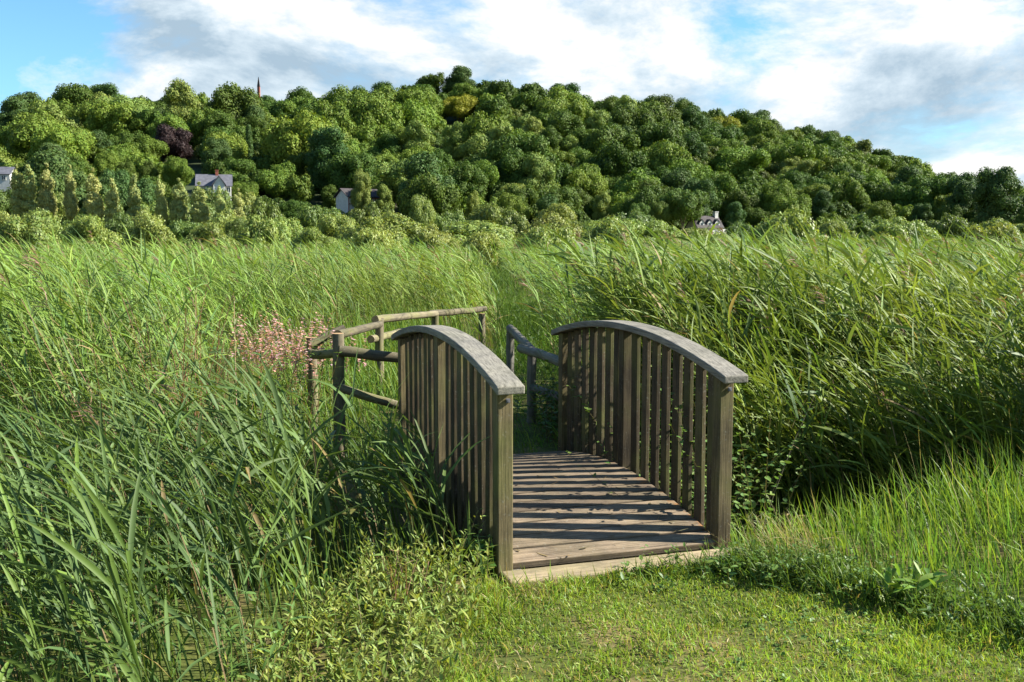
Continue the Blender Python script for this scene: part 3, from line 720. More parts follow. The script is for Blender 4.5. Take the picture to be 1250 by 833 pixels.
# ------------------------------------------------------------------ trees
def crown_mesh(name, seed, kind, mat, col, nleaf=4200, leaf=0.075):
    """crown of unit radius standing on z=0..h, made of many leaf faces on lobes"""
    rs = np.random.default_rng(seed)
    lob = []
    if kind == 'round':
        for k in range(34):
            d = rs.normal(0, 1, 3); d /= np.linalg.norm(d); d[2] = d[2] * .9 + .12
            rr = rs.uniform(.17, .36); lob.append((*(d * rs.uniform(.56, .80) * np.array([1, 1, .95])), rr))
        lob.append((0, 0, 0, .62)); zc = .95
    elif kind == 'multi':
        for q_ in range(rs.integers(3, 6)):
            a = rs.uniform(0, 6.28); r_ = rs.uniform(.25, .6); c0 = np.array([r_ * math.cos(a), r_ * math.sin(a), rs.uniform(-.45, .5)]); big = rs.uniform(.34, .58)
            lob.append((*c0, big * .8))
            for k in range(13):
                d = rs.normal(0, 1, 3); d /= np.linalg.norm(d); d[2] = abs(d[2]) * .9 - .1 * (k % 3)
                lob.append((*(c0 + d * big * rs.uniform(.7, 1.0)), big * rs.uniform(.28, .55)))
        lob.append((0, 0, -.1, .5)); zc = .92
    elif kind == 'broad':
        for k in range(34):
            a = rs.uniform(0, 6.28); r_ = math.sqrt(rs.uniform(0, 1)) * .82; z = .55 * math.sqrt(max(0, 1 - r_ ** 2)) * rs.uniform(-.5, 1.1)
            lob.append((r_ * math.cos(a), r_ * math.sin(a), z, rs.uniform(.2, .34)))
        lob.append((0, 0, -.05, .5)); zc = .72
    elif kind == 'parasol':
        for k in range(38):
            a = rs.uniform(0, 6.28); r_ = math.sqrt(rs.uniform(0, 1)) * .82; z = .62 * math.sqrt(max(0, 1 - r_ ** 2)) * rs.uniform(-.45, 1.1)
            lob.append((r_ * math.cos(a), r_ * math.sin(a), z, rs.uniform(.2, .32)))
        lob.append((0, 0, 0, .5)); zc = 1.35
    elif kind == 'tall':
        for k in range(36):
            z = rs.uniform(-1.15, 1.15); w = .72 * math.sqrt(max(.05, 1 - (z / 1.3) ** 2)); a = rs.uniform(0, 6.28)
            lob.append((w * math.cos(a) * rs.uniform(.4, 1), w * math.sin(a) * rs.uniform(.4, 1), z, rs.uniform(.22, .36)))
        lob += [(0, 0, z, .45) for z in (-.7, -.2, .3, .75)]; zc = 1.4
    elif kind == 'poplar':
        for k in range(44):
            z = rs.uniform(-3.0, 3.4); w = np.interp(z, [-3, -2, 0, 2, 3.4], [.45, .75, .75, .42, .03]); a = rs.uniform(0, 6.28)
            lob.append((w * math.cos(a) * .7, w * math.sin(a) * .7, z, rs.uniform(.25, .45) * (1 if z < 2.5 else .6)))
        lob += [(0, 0, z, .55) for z in (-2.4, -1.6, -.8, 0, .8, 1.6)]; zc = 3.4
    elif kind == 'cone':
        for k in range(46):
            z = rs.uniform(-1.6, 1.9); w = np.interp(z, [-1.6, 1.9], [.85, .03]); a = rs.uniform(0, 6.28)
            lob.append((w * math.cos(a) * .85, w * math.sin(a) * .85, z, rs.uniform(.18, .28)))
        lob += [(0, 0, z, r_) for z, r_ in ((-1.1, .6), (-.4, .5), (.3, .38), (.9, .25))]; zc = 1.75
    elif kind == 'shrub':
        for k in range(34):
            a = rs.uniform(0, 6.28); r_ = math.sqrt(rs.uniform(0, 1)) * .85; z = .7 * math.sqrt(max(0, 1 - r_ ** 2)) * rs.uniform(.2, 1.15)
            lob.append((r_ * math.cos(a), r_ * math.sin(a), z, rs.uniform(.16, .30)))
        lob.append((0, 0, .2, .6)); zc = .15
    lob = np.array(lob); cen, rad = lob[:, :3], lob[:, 3]
    w = rad ** 2; pick = rs.choice(len(lob), nleaf * 2, p=w / w.sum())
    d = unit(rs.normal(0, 1, (nleaf * 2, 3)))
    p = cen[pick] + d * rad[pick, None] * rs.uniform(.78, 1.18, (nleaf * 2, 1))
    dist = np.linalg.norm(p[:, None] - cen[None], axis=2) / rad[None]
    dist[np.arange(len(p)), pick] = 9
    ok = dist.min(1) > .88
    p, d = p[ok][:nleaf], d[ok][:nleaf]; n = len(p)
    nn = unit(d + rs.normal(0, .42, (n, 3)))
    t1 = unit(np.cross(nn, rs.normal(0, 1, (n, 3)))); t2 = np.cross(nn, t1)
    s = leaf * rs.uniform(.5, 1.2, (n, 1))
    V = np.stack([p - t1 * s, p + t2 * s * .6, p + t1 * s, p - t2 * s * .6], 1)
    cj = np.asarray(col) * (1 + .28 * rs.uniform(-1, 1, (n, 1))) * (1 + .15 * rs.uniform(-1, 1, (n, 1)) * np.array([1, 0, -.5]))
    b = Buf(); b.add(V, np.arange(n * 4).reshape(n, 4), np.repeat(cj, 4, 0))
    # dense leafy inside of every lobe
    th = np.linspace(0, 2 * np.pi, 9)[:-1]; ph = np.linspace(.15, np.pi - .15, 6)
    sph = np.stack([np.outer(np.sin(ph), np.cos(th)), np.outer(np.sin(ph), np.sin(th)), np.outer(np.cos(ph), np.ones(8))], -1)
    i = np.arange(48).reshape(6, 8); j = np.roll(i, -1, 1); f = np.stack([i[:-1], i[1:], j[1:], j[:-1]], -1)
    for c_, r_ in zip(cen, rad): b.add(c_ + sph * r_ * .74 * (1 + .12 * rs.normal(0, 1, (6, 8, 1))), f, np.asarray(col) * .9)
    for v in b.v: v += np.array([0, 0, zc])
    return b.mesh(name, mat, False)
def trunk_mesh(name, h, r):
    b = Buf(); seg = 7
    a = np.linspace(0, 2 * np.pi, seg, endpoint=False)
    def limb(p0, p1, r0, r1):
        p0, p1 = np.array(p0, float), np.array(p1, float); d = unit(p1 - p0); s = unit(np.cross(d, [.3, .9, .1])); u_ = np.cross(s, d)
        ring = np.cos(a)[:, None] * s + np.sin(a)[:, None] * u_
        V = np.stack([p0 + ring * r0, (p0 + p1) / 2 + ring * (r0 + r1) / 2, p1 + ring * r1]); i = np.arange(3 * seg).reshape(3, seg); j = np.roll(i, -1, 1)
        b.add(V, np.stack([i[:-1], j[:-1], j[1:], i[1:]], -1), (.1, .1, .1))
    limb((0, 0, -.4), (0, 0, h * .55), r, r * .7)
    for k in range(4): limb((0, 0, h * .45), (.35 * math.cos(k * 1.7), .35 * math.sin(k * 1.7), h), r * .5, r * .2)
    return b.mesh(name, M_bark)

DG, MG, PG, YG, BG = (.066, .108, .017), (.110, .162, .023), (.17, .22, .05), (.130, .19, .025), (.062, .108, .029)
PROTO = {}
def proto(key, n, kind, col, mat=None, nleaf=11500, leaf=.038, th=1.0, tr=.07):
    PROTO[key] = [(crown_mesh('crown', hash_(key) + k, kind, mat or M_tree, col, nleaf, leaf), trunk_mesh('trunk', th, tr), kind) for k in range(n)]
def hash_(s): return sum(ord(c) * (i + 3) for i, c in enumerate(s))
proto('dark', 2, 'round', DG); proto('mid', 2, 'round', MG); proto('dark2', 4, 'multi', DG); proto('mid2', 4, 'multi', MG); proto('pale2', 3, 'multi', PG); proto('broad', 2, 'broad', MG, nleaf=11500, leaf=.038, th=.8)
proto('dbroad', 2, 'broad', DG, nleaf=11500, leaf=.038, th=.8)
proto('pale', 2, 'tall', PG, leaf=.045, th=1.2); proto('blue', 2, 'tall', BG, leaf=.045, th=1.2); proto('yellow', 2, 'broad', YG, nleaf=11500, leaf=.038, th=.8)
proto('poplar', 2, 'poplar', (.28, .31, .105), nleaf=6000, leaf=.09, th=1.5, tr=.1); proto('cone', 1, 'cone', BG, leaf=.075, th=.6)
proto('parasol', 2, 'parasol', (.10, .15, .03), nleaf=11500, leaf=.038, th=1.4, tr=.06)
proto('beech', 1, 'round', (.034, .021, .02), M_beech); proto('gold', 1, 'broad', (.19, .21, .02), nleaf=11500, leaf=.038, th=.8)
proto('lround', 2, 'round', (.18, .23, .05), M_bush); proto('dround', 2, 'round', (.11, .16, .034), M_bush)
proto('shrub', 3, 'shrub', (.20, .25, .055), M_bush, nleaf=8000, leaf=.038, th=.4, tr=.04); proto('dshrub', 2, 'shrub', (.125, .175, .038), M_bush, nleaf=8000, leaf=.038, th=.4, tr=.04)
HGT = {'round': 1.95, 'multi': 1.95, 'broad': 1.4, 'parasol': 2.25, 'tall': 2.85, 'poplar': 7.0, 'cone': 3.7, 'shrub': 1.0}

def tree(name, key, x, y, z, w, h, seed=None):
    """w full crown width, h full height, standing on the ground at z"""
    me, tk, kind = random.choice(PROTO[key])
    o = empty(name, (x, y, z), random.uniform(0, 6.28))
    a = 2.0 if kind in ('tall', 'poplar', 'cone') else 2.0
    o.scale = (w / a * random.uniform(.9, 1.12), w / a, h / HGT[kind]); o.rotation_euler[0] = random.uniform(-.06, .06) if kind in ('round', 'multi', 'broad', 'shrub') else 0
    link('crown', me, o); link('trunk', tk, o)
    return o
def place_hill(px, py, w, h, key, name, label=None, cat='tree', group=None, y=None):
    """stand a tree so that its crown centre meets the pixel: find the depth on the slope"""
    if y is None:
        best = None
        for yy in np.arange(basey(px) - 10, ridge(px) + 40, 2.0):
            wx = (px - 625) / 1250 * yy; hm = h / 1250 * yy
            e = abs(project((wx, yy, hill_z(wx, yy) + hm * .5))[1] - py)
            if best is None or e < best[0]: best = (e, yy)
        y = best[1]
    x = (px - 625) / 1250 * y
    o = tree(name, key, x, y, hill_z(x, y) - .2, w / 1250 * y, h / 1250 * y)
    if label: tag(o, label, cat, group)
    occupied.append((px, py, w, h, y)); return o
occupied = []

# the trees one can pick out
SP = [(218, 172, 54, 50, 'beech', 'broadleaf_tree', 'dark copper leaved beech standing out on the left slope'),
      (562, 140, 46, 30, 'gold', 'broadleaf_tree', 'golden yellow broad tree high on the middle slope'),
      (309, 183, 20, 56, 'cone', 'conifer_tree', 'slim conical conifer above the slate roofed house'),
      (443, 222, 30, 66, 'pale', 'broadleaf_tree', 'tall pale tree in front of the half timbered house'),
      (471, 238, 26, 46, 'pale', 'broadleaf_tree', 'smaller pale tree at the right end of the half timbered house'),
      (406, 234, 32, 32, 'dark', 'broadleaf_tree', 'rounded dark tree left of the half timbered house'),
      (362, 257, 44, 36, 'dark', 'broadleaf_tree', 'dark round bushy tree below the clipped garden hedge'),
      (300, 223, 40, 34, 'mid', 'broadleaf_tree', 'spreading fresh green tree right of the slate roofed house'),
      (135, 207, 36, 44, 'mid', 'broadleaf_tree', 'domed tree behind the fourth and fifth poplars from the left'),
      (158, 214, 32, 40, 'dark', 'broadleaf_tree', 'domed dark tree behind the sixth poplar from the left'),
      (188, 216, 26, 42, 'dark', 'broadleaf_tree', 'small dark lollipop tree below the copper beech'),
      (223, 213, 35, 44, 'mid', 'broadleaf_tree', 'neatly rounded tree left of the slate roofed house'),
      (832, 253, 62, 66, 'parasol', 'broadleaf_tree', 'spreading pale crowned tree over the stone cottage roof'),
      (779, 258, 28, 48, 'parasol', 'broadleaf_tree', 'small pale tree with bare trunk well left of the stone cottage'),
      (803, 260, 26, 50, 'parasol', 'broadleaf_tree', 'small slender tree next to the spreading tree of the stone cottage'),
      (896, 250, 30, 46, 'blue', 'broadleaf_tree', 'narrow blue green tree behind the stone cottage chimney'),
      (963, 262, 54, 56, 'mid', 'broadleaf_tree', 'large grey green domed tree right of the stone cottage'),
      (1001, 258, 38, 54, 'blue', 'broadleaf_tree', 'taller dark tree touching the large grey green domed tree'),
      (1065, 266, 46, 42, 'mid', 'broadleaf_tree', 'round topped tree alone at the foot of the right slope'),
      (1122, 268, 30, 42, 'blue', 'broadleaf_tree', 'small blue green tree right of the round topped lone tree'),
      (1155, 270, 40, 46, 'dark', 'broadleaf_tree', 'dark tree near the right end of the slope foot'),
      (658, 225, 56, 76, 'pale', 'broadleaf_tree', 'greyish pale willow halfway up the middle slope'),
      (735, 258, 30, 50, 'pale', 'broadleaf_tree', 'pale upright tree behind the marsh bushes mid picture'),
      (625, 262, 44, 54, 'mid', 'broadleaf_tree', 'deep green tree with a hollow shaded base in the middle foot of the slope'),
      (578, 258, 22, 52, 'pale', 'broadleaf_tree', 'thin sparse tree at the dark foot of the middle slope'),
      (880, 166, 40, 34, 'gold', 'broadleaf_tree', 'yellowing tree high on the right shoulder of the hill'),
      (898, 205, 84, 46, 'broad', 'broadleaf_tree', 'very wide spreading tree in the middle of the right slope'),
      (515, 180, 48, 66, 'pale', 'broadleaf_tree', 'tall lumpy pale tree up to the right of the half timbered house'),
      (145, 160, 76, 56, 'yellow', 'broadleaf_tree', 'large yellow green tree up to the left of the copper beech'),
      (289, 126, 44, 46, 'broad', 'broadleaf_tree', 'big domed tree with a visible trunk below the spire'),
      (330, 126, 36, 42, 'blue', 'broadleaf_tree', 'dark domed tree just right of the spire'),
      (474, 108, 44, 50, 'dark', 'broadleaf_tree', 'dark tree with bare trunks on the skyline left of centre'),
      (262, 98, 26, 26, 'dark', 'broadleaf_tree', 'small round knob of a tree on the skyline left of the spire'),
      (742, 122, 44, 40, 'dark', 'broadleaf_tree', 'dark tree standing clear on the skyline right of centre'),
      (3, 128, 26, 50, 'cone', 'conifer_tree', 'dark conifer cut off at the left end of the skyline'),
      (1248, 292, 26, 44, 'dark', 'broadleaf_tree', 'dark tree cut off by the right end of the slope foot')]
BEECH_Y = 300
DEPTH = {218: BEECH_Y, 562: 385, 880: 440, 443: 218, 471: 219, 406: 232, 832: 226, 779: 222, 803: 223, 896: 240, 362: 205, 300: 228, 262: 424, 474: 424, 742: 430, 289: 408, 330: 414}
for px, py, w, h, key, nm, lab in SP: place_hill(px, py, w, h, key, nm, lab, y=DEPTH.get(px))
PO = [(28, 194), (42, 196), (63, 193), (91, 195), (119, 199), (142, 214), (168, 208), (200, 208), (222, 212), (247, 217), (271, 223), (293, 225)]
ordn = ['first', 'second', 'third', 'fourth', 'fifth', 'sixth', 'seventh', 'eighth', 'ninth', 'tenth', 'eleventh', 'last']
for k, (px, top) in enumerate(PO):
    y = 140.0 - 0.4 * k; x = (px - 625) / 1250 * y
    zt = at_depth(px, top, y)[2]
    o = tree('poplar_tree', 'poplar', x, y, -0.2, 21 / 1250 * y * random.uniform(.85, 1.3), zt + .2)
    tag(o, f'slim pale green poplar, {ordn[k]} from the left in the poplar row', 'tree', 'poplars in a row below the left slope')
    occupied.append((px, top + 35, 22, 70, y))

# ------------------------------------------------------------------ houses
def house(name, label, px, py_base, y, rz=0.0):
    p = at_depth(px, py_base, y)
    return tag(empty(name, (p[0], p[1], p[2]), rz), label, 'house')
def gable_roof(b, x0, x1, y0, y1, z0, z1, along='x', ov=.35, th=.14):
    x0 -= ov; x1 += ov; y0 -= ov; y1 += ov
    if along == 'x':
        ym = (y0 + y1) / 2
        pr = [(y0, z0 - .2), (ym, z1), (y1, z0 - .2)]
        V = []
        for x in (x0, x1):
            V += [(x, yy, zz) for yy, zz in pr] + [(x, yy, zz + th) for yy, zz in pr]
    else:
        xm = (x0 + x1) / 2
        pr = [(x0, z0 - .2), (xm, z1), (x1, z0 - .2)]
        V = []
        for yy in (y1, y0):
            V += [(xx, yy, zz) for xx, zz in pr] + [(xx, yy, zz + th) for xx, zz in pr]
    F_ = []
    for k in (0, 1): F_ += [(k, k + 6, k + 7, k + 1), (3 + k, 4 + k, 10 + k, 9 + k), (k, k + 1, k + 4, k + 3), (k + 6, k + 9, k + 10, k + 7)]
    F_ += [(0, 3, 9, 6), (2, 8, 11, 5)]
    b.add(V, F_, (.1, .1, .1))
def gable_wall(b, x0, x1, y0, y1, z0, z1, zr, along='x'):
    add_box(b, x0, x1, y0, y1, z0, z1)
    if along == 'x':
        ym = (y0 + y1) / 2
        for x in (x0, x1): b.add([(x, y0, z1), (x, ym, zr), (x, y1, z1), (x, ym, z1)], [(0, 3, 1, 1), (3, 2, 1, 1)], (.5, .5, .5)) if False else b.add([(x, y0, z1), (x, y1, z1), (x, ym + .01, zr), (x, ym - .01, zr)], [(0, 1, 2, 3)], (.5, .5, .5))
    else:
        xm = (x0 + x1) / 2
        for yy in (y0, y1): b.add([(x0, yy, z1), (x1, yy, z1), (xm + .01, yy, zr), (xm - .01, yy, zr)], [(0, 1, 2, 3)], (.5, .5, .5))
def window(par, x, yf, z, w, h):
    fr = solid('window', lambda b: [add_box(b, x - w / 2, x + w / 2, yf - .08, yf - .002, z, z + .1), add_box(b, x - w / 2, x + w / 2, yf - .08, yf - .002, z + h - .1, z + h),
                                    add_box(b, x - w / 2, x - w / 2 + .1, yf - .08, yf - .002, z + .1, z + h - .1), add_box(b, x + w / 2 - .1, x + w / 2, yf - .08, yf - .002, z + .1, z + h - .1),
                                    add_box(b, x - .04, x + .04, yf - .07, yf - .002, z + .1, z + h - .1)], M_white, par)
    solid('pane', lambda b: add_box(b, x - w / 2 + .1, x + w / 2 - .1, yf - .03, yf - .001, z + .1, z + h - .1), M_glass, fr)
# slate-roofed house (left)
hy = 222.0
h1 = house('slate_roofed_house', 'white house with grey slate roof and front gable behind the poplars', 262, 238, hy, R(14))
wl = solid('wall', lambda b: (gable_wall(b, -3.6, 3.4, 0, 5.5, -1.5, 1.9, 4.3, 'x'), gable_wall(b, -.2, 2.2, -1.2, -.004, -1.5, 2.1, 3.9, 'y')), M_white, h1)
rf = solid('roof', lambda b: (gable_roof(b, -3.6, 3.4, 0, 5.5, 1.95, 4.35, 'x'), gable_roof(b, -.2, 2.2, -1.2, 1.2, 2.15, 3.95, 'y', .3)), M_slate, h1)
solid('chimney', lambda b: (add_box(b, .2, .8, 2.4, 3.0, 3.6, 5.3), add_box(b, .14, .86, 2.34, 3.06, 5.3, 5.45)), M_brick, rf)
for x, yf, z in ((1.0, -1.2, .5), (-2.2, 0, .5), (2.9, 0, .5)): window(h1, x, yf, z, .95, 1.2)
# half-timbered house (centre left)
hy = 226.0
h2 = house('half_timbered_house', 'white house with red timbers half hidden by pale trees', 446, 257, hy, R(38))
solid('wall', lambda b: gable_wall(b, -4.2, 4.2, 0, 5.5, -1.0, 2.9, 4.6, 'x'), M_white, h2)
solid('roof', lambda b: gable_roof(b, -4.2, 4.2, 0, 5.5, 2.95, 4.65, 'x', .5), M_brownroof, h2)
def beams(b):
    for x in (-4.1, -2.4, -.6, 1.0, 2.6, 4.1): add_box(b, x - .09, x + .09, -.06, -.003, -.4, 2.7)
    for z in (-.4, 1.25, 2.55): add_box(b, -4.2, 4.2, -.085, -.062, z, z + .18)
solid('timber_frame', beams, M_timber, h2)
solid('balcony', lambda b: add_box(b, 1.2, 4.2, -1.0, -.09, 1.0, 1.15), M_timber, h2)
for x in (-3.2, .2, 3.35): window(h2, x, -.002, 1.5, .9, 1.0)
for x in (-1.5, 1.8): window(h2, x, -.002, -.1, 1.0, 1.2)
# stone cottage (right)
hy = 228.0
h3 = house('stone_cottage', 'pale stone cottage with steep dark roof, three dormers and end chimney', 868, 287, hy, R(24))
solid('wall', lambda b: gable_wall(b, -3.5, 3.2, 0, 4.8, -1.2, 1.6, 4.0, 'x'), M_stone, h3)
r3 = solid('roof', lambda b: gable_roof(b, -3.5, 3.2, 0, 4.8, 1.65, 4.1, 'x', .2), M_brownroof, h3)
solid('chimney', lambda b: (add_box(b, 2.3, 3.15, 1.9, 2.8, 3.0, 5.0), add_box(b, 2.22, 3.23, 1.82, 2.88, 5.0, 5.2)), M_stone, r3)
for x in (-2.2, -.1, 1.9):
    dm = solid('dormer', lambda b: gable_wall(b, x - .6, x + .6, .35, 2.2, 1.7, 2.75, 3.3, 'y'), M_white, h3)
    solid('dormer_roof', lambda b: gable_roof(b, x - .6, x + .6, .35, 2.2, 2.8, 3.38, 'y', .12, .08), M_brownroof, dm)
    w_ = solid('window', lambda b: add_box(b, x - .3, x + .3, .30, .347, 1.85, 2.7), M_glass, dm)
for x in (-2.4, 1.6): window(h3, x, 0, .0, .9, 1.1)
solid('door', lambda b: add_box(b, -.6, .35, -.05, -.003, -.8, 1.2), M_timber, h3)
solid('lean_to', lambda b: add_box(b, 3.22, 5.0, .8, 4.0, -1.2, 1.3), M_stone, h3)
# house at the left edge
h4 = house('garden_house', 'small white house with grey roof at the far left end of the slope', 6, 222, 215.0, R(8))
solid('wall', lambda b: gable_wall(b, -3.5, 1.0, 0, 4.5, -2, 1.6, 3.0, 'x'), M_white, h4)
solid('roof', lambda b: gable_roof(b, -3.5, 1.0, 0, 4.5, 1.65, 3.05, 'x', .3), M_slate, h4)
for x in (-.2, -2.0): window(h4, x, 0, .3, .9, 1.0)
# spire on the hill top
sx = (322 - 625) / 1250 * 428; tz = at_depth(322, 94, 428)[2]; gz = hill_z(sx, 428)
st = tag(empty('spire', (sx, 428, gz)), 'thin reddish brown spire poking above the treetops', 'spire')
solid('shaft', lambda b: add_box(b, -.5, .5, -.5, .5, 0, tz - gz - 4), M_brick, st)
solid('pinnacle', lambda b: b.add([(-.55, -.55, tz - gz - 4), (.55, -.55, tz - gz - 4), (.55, .55, tz - gz - 4), (-.55, .55, tz - gz - 4), (-.06, -.06, tz - gz), (.06, -.06, tz - gz), (.06, .06, tz - gz), (-.06, .06, tz - gz)], box_faces(), (.2, .1, .1)), M_brownroof, st)
HOUSES = [(262, 222, 46, 34), (440, 246, 56, 22), (868, 277, 56, 32), (6, 214, 26, 20)]

# clipped hedges of the gardens
def hedge(label, px0, py0, px1, py1, y, hgt, wdt=1.2):
    a, c_ = at_depth(px0, py0, y), at_depth(px1, py1, y + 4)
    ln = float(np.hypot(c_[0] - a[0], c_[1] - a[1])); n = int(ln * 130)
    b = Buf(); t = rng.uniform(0, 1, n)
    ct = a[None] + (c_ - a)[None] * t[:, None]
    ang = rng.uniform(0, np.pi, n)
    lump = 1 + .18 * np.sin(t * ln * 2.2)
    p = ct + np.stack([0 * t, np.cos(ang) * wdt / 2, -hgt + hgt * lump * (.2 + .8 * np.sin(ang)) + rng.normal(0, .06, n)], -1)
    nn = unit(np.stack([0 * t, np.cos(ang), np.sin(ang) + .2], -1) + rng.normal(0, .5, (n, 3)))
    t1 = unit(np.cross(nn, rng.normal(0, 1, (n, 3)))); t2 = np.cross(nn, t1); s = .22 * rng.uniform(.5, 1.2, (n, 1))
    b.add(np.stack([p - t1 * s, p + t2 * s * .6, p + t1 * s, p - t2 * s * .6], 1), np.arange(n * 4).reshape(n, 4), np.repeat(jit(n, (.085, .14, .028)), 4, 0))
    for v in b.v: v -= a
    o = link('clipped_hedge', b.mesh('clipped_hedge', M_bush, False)); o.location = a
    tag(o, label, 'hedge')
hedge('clipped hedge in round bumps right of the slate roofed house', 302, 238, 385, 250, 215, 1.8)
hedge('long low hedge below the half timbered house', 392, 256, 500, 264, 212, 2.0)

# ------------------------------------------------------------------ the crowd of hill trees
LM = [((218, 172), 'copper beech'), ((262, 222), 'slate roofed house'), ((440, 246), 'half timbered house'), ((868, 278), 'stone cottage'),
      ((562, 140), 'golden yellow tree'), ((309, 183), 'conical conifer'), ((322, 98), 'spire'), ((658, 225), 'greyish pale willow'),
      ((898, 205), 'very wide spreading tree'), ((880, 160), 'yellowing shoulder tree'), ((1065, 266), 'round topped lone tree'),
      ((742, 122), 'dark skyline tree'), ((963, 262), 'grey green domed tree'), ((145, 160), 'large yellow green tree'), ((1248, 292), 'right end tree'), ((515, 180), 'tall lumpy pale tree')]
WORDS = {'dark': 'rounded dark green', 'mid': 'rounded mid green', 'broad': 'broad mid green', 'dbroad': 'broad dark green', 'dark2': 'uneven dark green', 'mid2': 'uneven mid green', 'pale2': 'uneven pale green', 'pale': 'tall pale green', 'blue': 'tall blue green', 'yellow': 'broad yellow green'}
def where(px, py):
    (lx, ly), nm = min(LM, key=lambda q: (q[0][0] - px) ** 2 + ((q[0][1] - py) * 1.6) ** 2)
    dx, dy = px - lx, py - ly
    far = 'just ' if math.hypot(dx, dy * 1.4) < 42 else ('' if math.hypot(dx, dy * 1.4) < 95 else 'well ')
    a = math.degrees(math.atan2(-dy * 1.4, dx)) % 360
    d = ['right of', 'up to the right of', 'above', 'up to the left of', 'left of', 'down to the left of', 'below', 'down to the right of'][int((a + 22.5) // 45) % 8]
    return f'{far}{d} the {nm}'
cands = []
for px in np.arange(-120, 1420, 7.0):
    B, Rg = basey(px), ridge(px)
    for yy in np.arange(B + 4, Rg + 12, 6.0):
        cands.append((px + random.uniform(-3, 3), yy + random.uniform(-3, 3)))
random.shuffle(cands)
placed = []
def okspace(x, y, r):
    for (a, b2, r2) in placed:
        if (a - x) ** 2 + (b2 - y) ** 2 < (0.67 * (r + r2)) ** 2: return False
    return True
for o in list(C.objects):
    if o.type == 'EMPTY' and o.name.split('.')[0] in ('broadleaf_tree', 'conifer_tree'): placed.append((o.location.x, o.location.y, o.scale.x * .85))
wood = []
for px, yy in cands:
    x = (px - 625) / 1250 * yy; z = hill_z(x, yy)
    t = (yy - basey(px)) / (ridge(px) - basey(px))
    r = random.choice([4.2, 5.6, 7.2, 9.0]) * (0.72 + .38 * min(1, t * 1.3)) * (1 - .4 * float(smooth(850, 1200, px)) * t)
    h = r * random.uniform(1.7, 2.2) + 1.0
    if t > .85: h = min(h, 15 + random.uniform(0, 3))
    cx, cy = project((x, yy, z + h * .6)); wpx = 2 * r / yy * 1250
    bx_, by_ = project((x, yy, z))
    bad = False
    for hx_, hy_, hw, hh_ in HOUSES:
        hd = 228 if hx_ > 800 else 224
        if abs(px - hx_) < hw / 2 + wpx / 2 and yy < hd + 6 + r: bad = True
    if 300 < px < 500 and yy < 228 + r: bad = True
    if px < 310 and yy < 178: bad = True
    for ox, oy, ow, oh, od in occupied:
        if yy < od + 3 and abs(px - ox) < .42 * ow + .42 * wpx and project((x, yy, z + h))[1] < oy - oh * (.05 if od != BEECH_Y else -.2) and od < 388: bad = True; break
    if bad or not okspace(x, yy, r): continue
    placed.append((x, yy, r))
    wood.append((px, yy, x, z, r, h, cx, cy, t))
wood.sort(key=lambda q: q[1])
inside = sorted([w for w in wood if -15 < w[0] < 1265], key=lambda w: -w[4] / w[1]); vis = inside[:258]
outside = inside[258:] + [w for w in wood if not (-15 < w[0] < 1265)]
labels = []
WT = []
FAR = Buf()
far_proto = {}
for n_, (px, yy, x, z, r, h, cx, cy, t) in enumerate(vis + outside):
    nz = math.sin(px * .013 + 1) + math.sin(px * .031 - yy * .02) + random.uniform(-1, 1)
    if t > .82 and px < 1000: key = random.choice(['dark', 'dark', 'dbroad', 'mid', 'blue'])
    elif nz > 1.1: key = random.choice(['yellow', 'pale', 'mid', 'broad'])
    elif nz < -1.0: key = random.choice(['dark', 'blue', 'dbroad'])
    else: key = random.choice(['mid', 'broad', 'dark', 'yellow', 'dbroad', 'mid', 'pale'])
    if (px < 310 and yy < 240) or (t < .3 and random.random() < .55): key = random.choice(['dark', 'blue', 'dbroad'])  # shade low down and behind the poplars put into darker tree colours
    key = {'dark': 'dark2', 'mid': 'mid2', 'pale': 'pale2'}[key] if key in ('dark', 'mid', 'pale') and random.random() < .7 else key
    kind = PROTO[key][0][2]
    if kind == 'tall': w_, h_ = r * 1.8, h * 1.15
    elif kind == 'broad': w_, h_ = r * 2.35, h * .92
    else: w_, h_ = r * 2.15, h
    if n_ >= len(vis):
        fk = 'dark' if key in ('dark', 'dark2', 'blue', 'dbroad') else ('mid' if key in ('mid', 'mid2', 'broad') else 'yellow')
        if fk not in far_proto:
            tmp = crown_mesh('crown', 77 + len(fk), 'round', M_tree, {'dark': DG, 'mid': MG, 'yellow': (.09, .115, .024)}[fk], 2600, .075)
            nv = len(tmp.vertices); co = np.empty(nv * 3, np.float32); tmp.vertices.foreach_get('co', co)
            fv = np.empty(len(tmp.polygons) * 4, np.int32); tmp.polygons.foreach_get('vertices', fv)
            cl = np.empty(nv * 4, np.float32); tmp.color_attributes['Col'].data.foreach_get('color', cl)
            far_proto[fk] = (co.reshape(-1, 3), fv.reshape(-1, 4), cl.reshape(-1, 4)[:, :3]); bpy.data.meshes.remove(tmp)
        co, fv, cl = far_proto[fk]; a = random.uniform(0, 6.28); sx2, sz2 = w_ / 2, h_ / 1.95
        p = np.stack([(co[:, 0] * math.cos(a) - co[:, 1] * math.sin(a)) * sx2 + x, (co[:, 0] * math.sin(a) + co[:, 1] * math.cos(a)) * sx2 + yy, co[:, 2] * sz2 + z - .3], -1)
        FAR.add(p, fv, cl * random.uniform(.75, 1.3)); continue
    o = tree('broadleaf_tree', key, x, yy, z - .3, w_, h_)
    zone = 'on skyline' if t > .9 else ('upslope' if t > .6 else ('midslope' if t > .3 else 'low downslope'))
    WT.append([o, px, cy, r / yy, f'{WORDS[key]} tree {zone} {where(cx, cy)}'])
tag(link('far_woods', FAR.mesh('far_woods', M_tree, False)), 'far wooded hillside receding beyond the nearer trees', 'woods', None, 'stuff')
byl = {}
for w in WT: byl.setdefault(w[4], []).append(w)
